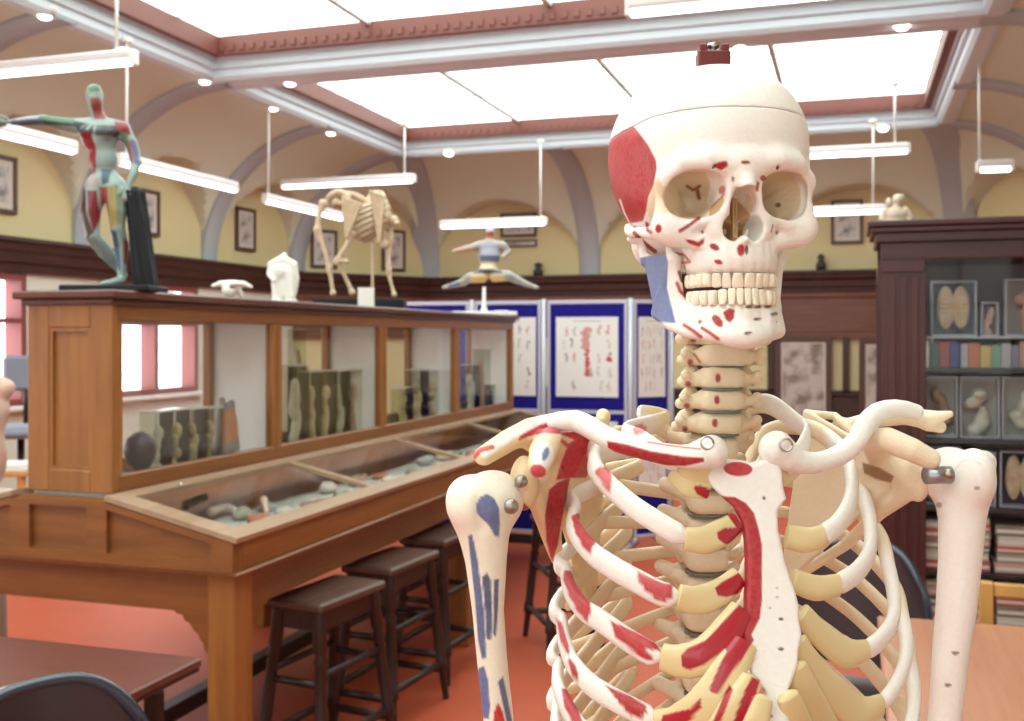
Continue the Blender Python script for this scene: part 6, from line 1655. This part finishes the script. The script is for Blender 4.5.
# third bay
for i,(a,b,t_,c_,lab) in enumerate([(396,408,388,goldt,'low greenish jar at the left of the third case bay'),(411,424,370,tissue,'brown specimen jar in the middle of the third bay'),(425,439,371,tissue,'brown specimen jar right of the middle in the third bay')]):
    jarpx(a,b,t_,-2.36,lab,c_,30+i)
for i,(a,b,t_,c_,lab) in enumerate([(466,475,365,greyt,'grey jar at the left of the last case bay'),(477,486,350,pinkt,'taller rose jar in the middle of the last bay'),(488,496,385,mat('violet_tissue',(.20,.14,.24)),'violet jar at the right of the last bay')]):
    jarpx(a,b,t_,-2.36,lab,c_,40+i)
# sloping desk: a grey-lined tray with bones, plaster pieces and labels
zl=ZO_-.068
def desk(px,py,z=zl): return WZ(px,py,z)
m=MB(); m.box(XB+.01,XO-.032,Y0+.03,Y1-.03,zl-.002,zl+.001); CB(m,'tray_lining',mat('grey_lining',(.40,.40,.34),rough=.8,noise=(14,.6,(.25,.24,.19))))
bonew=mat('small_bone',(.74,.66,.55),rough=.5,noise=(40,.3,(.5,.38,.26)))
def lying(name,P,rs,mt_,label,cat,group=None):
    P=np.array(P,float); o=P.mean(0); o[2]=0; f=Field(P.min(0)-max(rs)*1.5,P.max(0)+max(rs)*1.5,.0028)
    f.chain([tuple(p) for p in spline(P,10)],list(np.interp(np.linspace(0,1,10),np.linspace(0,1,len(rs)),rs))); f.ell(tuple(P[0]),(rs[0]*1.3,)*3,k=.006); f.ell(tuple(P[-1]),(rs[-1]*1.3,)*3,k=.006)
    V,Q=f.mesh(); Q=orient(V-V.mean(0),Q); V=V-o; ob_=np_mesh(name,V,Q,mt_); ob_.location=tuple(o); return tag(ob_,label,cat,group)
def D(px,py,h): p=WZ(px,py,zl+h); return (p[0],p[1],zl+h)
lying('plaster_bone',[D(212,512,.02),D(226,508,.025),D(240,513,.02),D(250,517,.012)],[.016,.018,.013,.008],bonew,'white curved bone lying in the near bay of the sloping desk','bone')
lying('plaster_bone',[D(268,519,.0),D(266,510,.035),D(264,500,.055)],[.010,.008,.011],mat('pink_bone',(.62,.42,.32)),'upright pinkish bone stump in the near bay of the sloping desk','bone')
lying('plaster_bone',[D(186,505,.015),D(196,500,.02),D(204,497,.015)],[.016,.018,.013],mat('olive_bone',(.34,.30,.22)),'olive-grey lump at the left of the near desk bay','bone')
lying('plaster_bone',[D(252,500,.01),D(256,496,.03)],[.012,.010],tissue,'brown knob beside the upright stump in the near desk bay','bone')
lying('plaster_bone',[D(312,502,.01),D(350,491,.01)],[.010,.008],mat('yellow_ivory',(.62,.54,.38)),'long ivory rod lying along the rim of the near desk bay','bone')
ri=random.Random(12); k=0
names=['ribbed fan','flat slab','oval disc','knotted root','ridged plate','small cup']
tints=[('rust',(.36,.12,.06)),('olive',(.26,.25,.17)),('stone',(.45,.40,.33)),('grey',(.30,.29,.27)),('brown',(.24,.13,.08)),('ivory',(.58,.50,.38))]
bays=[(3.20,3.66,'near'),(3.84,4.70,'second'),(4.86,5.72,'third'),(5.90,6.78,'far')]
for a,b,bn in bays:
    n=5 if bn=='near' else 7
    for i in range(n):
        y=a+(b-a)*(i+.5)/n; tn,tc_=tints[(i+k)%6]; rw='back' if i%2 else 'front'
        x=XB+.10+(.13 if rw=='front' else 0)+ri.uniform(-.015,.015); hh=ri.uniform(.010,.022)
        f=Field((-.05,-.055,-.002),(.05,.055,.045),.0034); f.ell((0,0,hh*.6),(ri.uniform(.022,.036),ri.uniform(.028,.045),hh),k=.0)
        for q in range(3): f.ell((ri.uniform(-.02,.02),ri.uniform(-.03,.03),hh),(.012,.014,hh*.8),k=.008)
        V,Q=f.mesh(); Q=orient(V-V.mean(0),Q); o=np_mesh('desk_specimen',V,Q,mat('desk_%s'%tn,tc_,rough=.55,noise=(50,.4,tuple(c*.6 for c in tc_)))); o.location=(x,y,zl+.002); o.scale=(1.35,1.5,1.25)
        tag(o,'%s lump specimen, %s row place %s of the %s sloping desk bay'%(tn,rw,['one','two','three','four','five','six','seven'][i],bn),'specimen','specimens lying in the sloping desk')
    for i in range(n-1):
        y=a+(b-a)*(i+1)/n; m=MB(); m.box(-.020,.020,-.030,.030,0,.004); o=m.build('specimen_label',cream_card,loc=(XB+.335,y,zl+.002)); tag(o,'cream label card place %s along the %s sloping desk bay'%(['one','two','three','four','five','six'][i],bn),'card','label cards in the sloping desk')
    k+=1

# ================================================================== left edge, behind the case
y,s=atX(20,-3.9); 
p=WP(26,480,7.9)
c=empty('office_chair',(p[0],p[1],0),TH+.3,'grey-backed office chair at the left picture edge behind the oak end panel','chair')
m=MB(); m.box(-.16,.16,-.03,.03,1.10,1.37,.03); m.build('backrest',mat('slate_fabric',(.25,.28,.34),rough=.8),c)
m=MB(); m.box(-.23,.23,-.50,.0,.78,.86,.03); m.build('seat',MATS['slate_fabric'],c)
m=MB(); m.tube([(0,.0,.82),(0,.0,1.2)],.02,10); m.tube([(0,-.25,.12),(0,-.25,.78)],.025,12); m.build('stem',MATS['black_metal'],c,smooth=True)
for k in range(5):
    a=2*PI*k/5; m=MB(); m.tube([(0,-.25,.14),(.27*math.cos(a),-.25+.27*math.sin(a),.05)],.018,8); m.lathe([(.025,-.025),(.03,0),(.025,.02)],cx=.27*math.cos(a),cy=-.25+.27*math.sin(a),cz=.026,n=10); m.build('foot_arm',MATS['black_metal'],c,smooth=True)
p=WP(7,500,6.5); d_=empty('wooden_stand',(p[0],p[1],0),TH,'low honey-coloured wooden stand at the left edge beside the oak case','stand')
for sx in (-1,1):
    for sy in (-1,1): m=MB(); m.box(sx*.16-.02,sx*.16+.02,sy*.15-.02,sy*.15+.02,0,.66,.003); m.build('leg',honey,d_)
m=MB(); m.box(-.20,.20,-.19,.19,.66,.69,.004); m.build('top',honey,d_); m=MB(); m.box(-.14,.14,-.16,-.14,.30,.34); m.box(-.14,.14,.14,.16,.30,.34); m.build('rail',honey,d_)
m=MB(); m.box(-.17,.17,-.15,.15,0,.018,.003); m.box(-.16,.15,-.14,.14,.018,.036,.003); tag(m.build('paper_stack',MATS['white_card'],loc=(p[0],p[1],.69),rot=(0,0,TH)),'white papers lying on the low wooden stand at the left edge','paper')
# cream plaster arm-less torso at the picture's left edge
p=WP(-19,600,4.2); e=empty('plaster_torso',(p[0],p[1],0),TH,'cream anatomical torso on a pedestal cut by the left picture edge','statue')
m=MB(); m.lathe([(.16,0),(.16,.04),(.10,.07),(.09,.80),(.13,.84),(.13,.88)],n=24); m.build('pedestal',mat('cream_paint',(.66,.52,.42),rough=.5),e,autos=35)
f=Field((-.16,-.12,.87),(.16,.12,1.52),.006); f.ell((0,0,1.02),(.10,.07,.15)); f.ell((0,0,1.22),(.11,.07,.13),k=.06); f.chain([(-.10,0,1.30),(0,0,1.33),(.10,0,1.30)],[.035,.045,.035],k=.03); f.cap((0,0,1.33),(0,0,1.40),.035,k=.02); f.ell((0,-.01,1.44),(.05,.06,.065),k=.02)
V,Q=f.mesh(); Q=orient(V-V.mean(0),Q); np_mesh('torso',V,Q,mat('flesh_plaster',(.70,.50,.40),rough=.5,noise=(12,.6,(.60,.24,.2))),e)
# a small grey notice on the wall between the windows
y,s=atX(24.5,WL+.01); m=MB(); m.box(0,.02,-.09,.09,-.20,.20,.004); m.cur=1; m.box(.02,.022,-.07,.07,-.18,.18)
tag(m.build('wall_cupboard',[mat('grey_green_metal',(.26,.28,.26),rough=.5),mat('grey_green_panel',(.32,.34,.31),rough=.5)],loc=(WL,y+.3,1.42)),'grey-green wall box right of the window at the left edge','wall box')
WORLD_ST=.5; EXPO=.5
# ================================================================== camera and output
cd=bpy.data.cameras.new('camera'); cam=bpy.data.objects.new('camera',cd); C.objects.link(cam)
cam.location=(0,0,EYE); cam.rotation_euler=(PI/2,0,TH)
cd.sensor_width=36; cd.lens=36*F/1024; cd.shift_y=-(360.5-HOR)/1024; cd.clip_start=.05; cd.clip_end=60
cd.dof.use_dof=True; cd.dof.focus_distance=.78; cd.dof.aperture_fstop=13
sc=bpy.context.scene; sc.camera=cam
w=bpy.data.worlds.new('sky'); sc.world=w; w.use_nodes=True
w.node_tree.nodes['Background'].inputs[0].default_value=(.75,.85,1,1); w.node_tree.nodes['Background'].inputs[1].default_value=WORLD_ST
vs=sc.view_settings; vs.view_transform='Standard'; vs.look='None'; vs.gamma=1; vs.use_curve_mapping=False; vs.exposure=EXPO
sc.display_settings.display_device='sRGB'
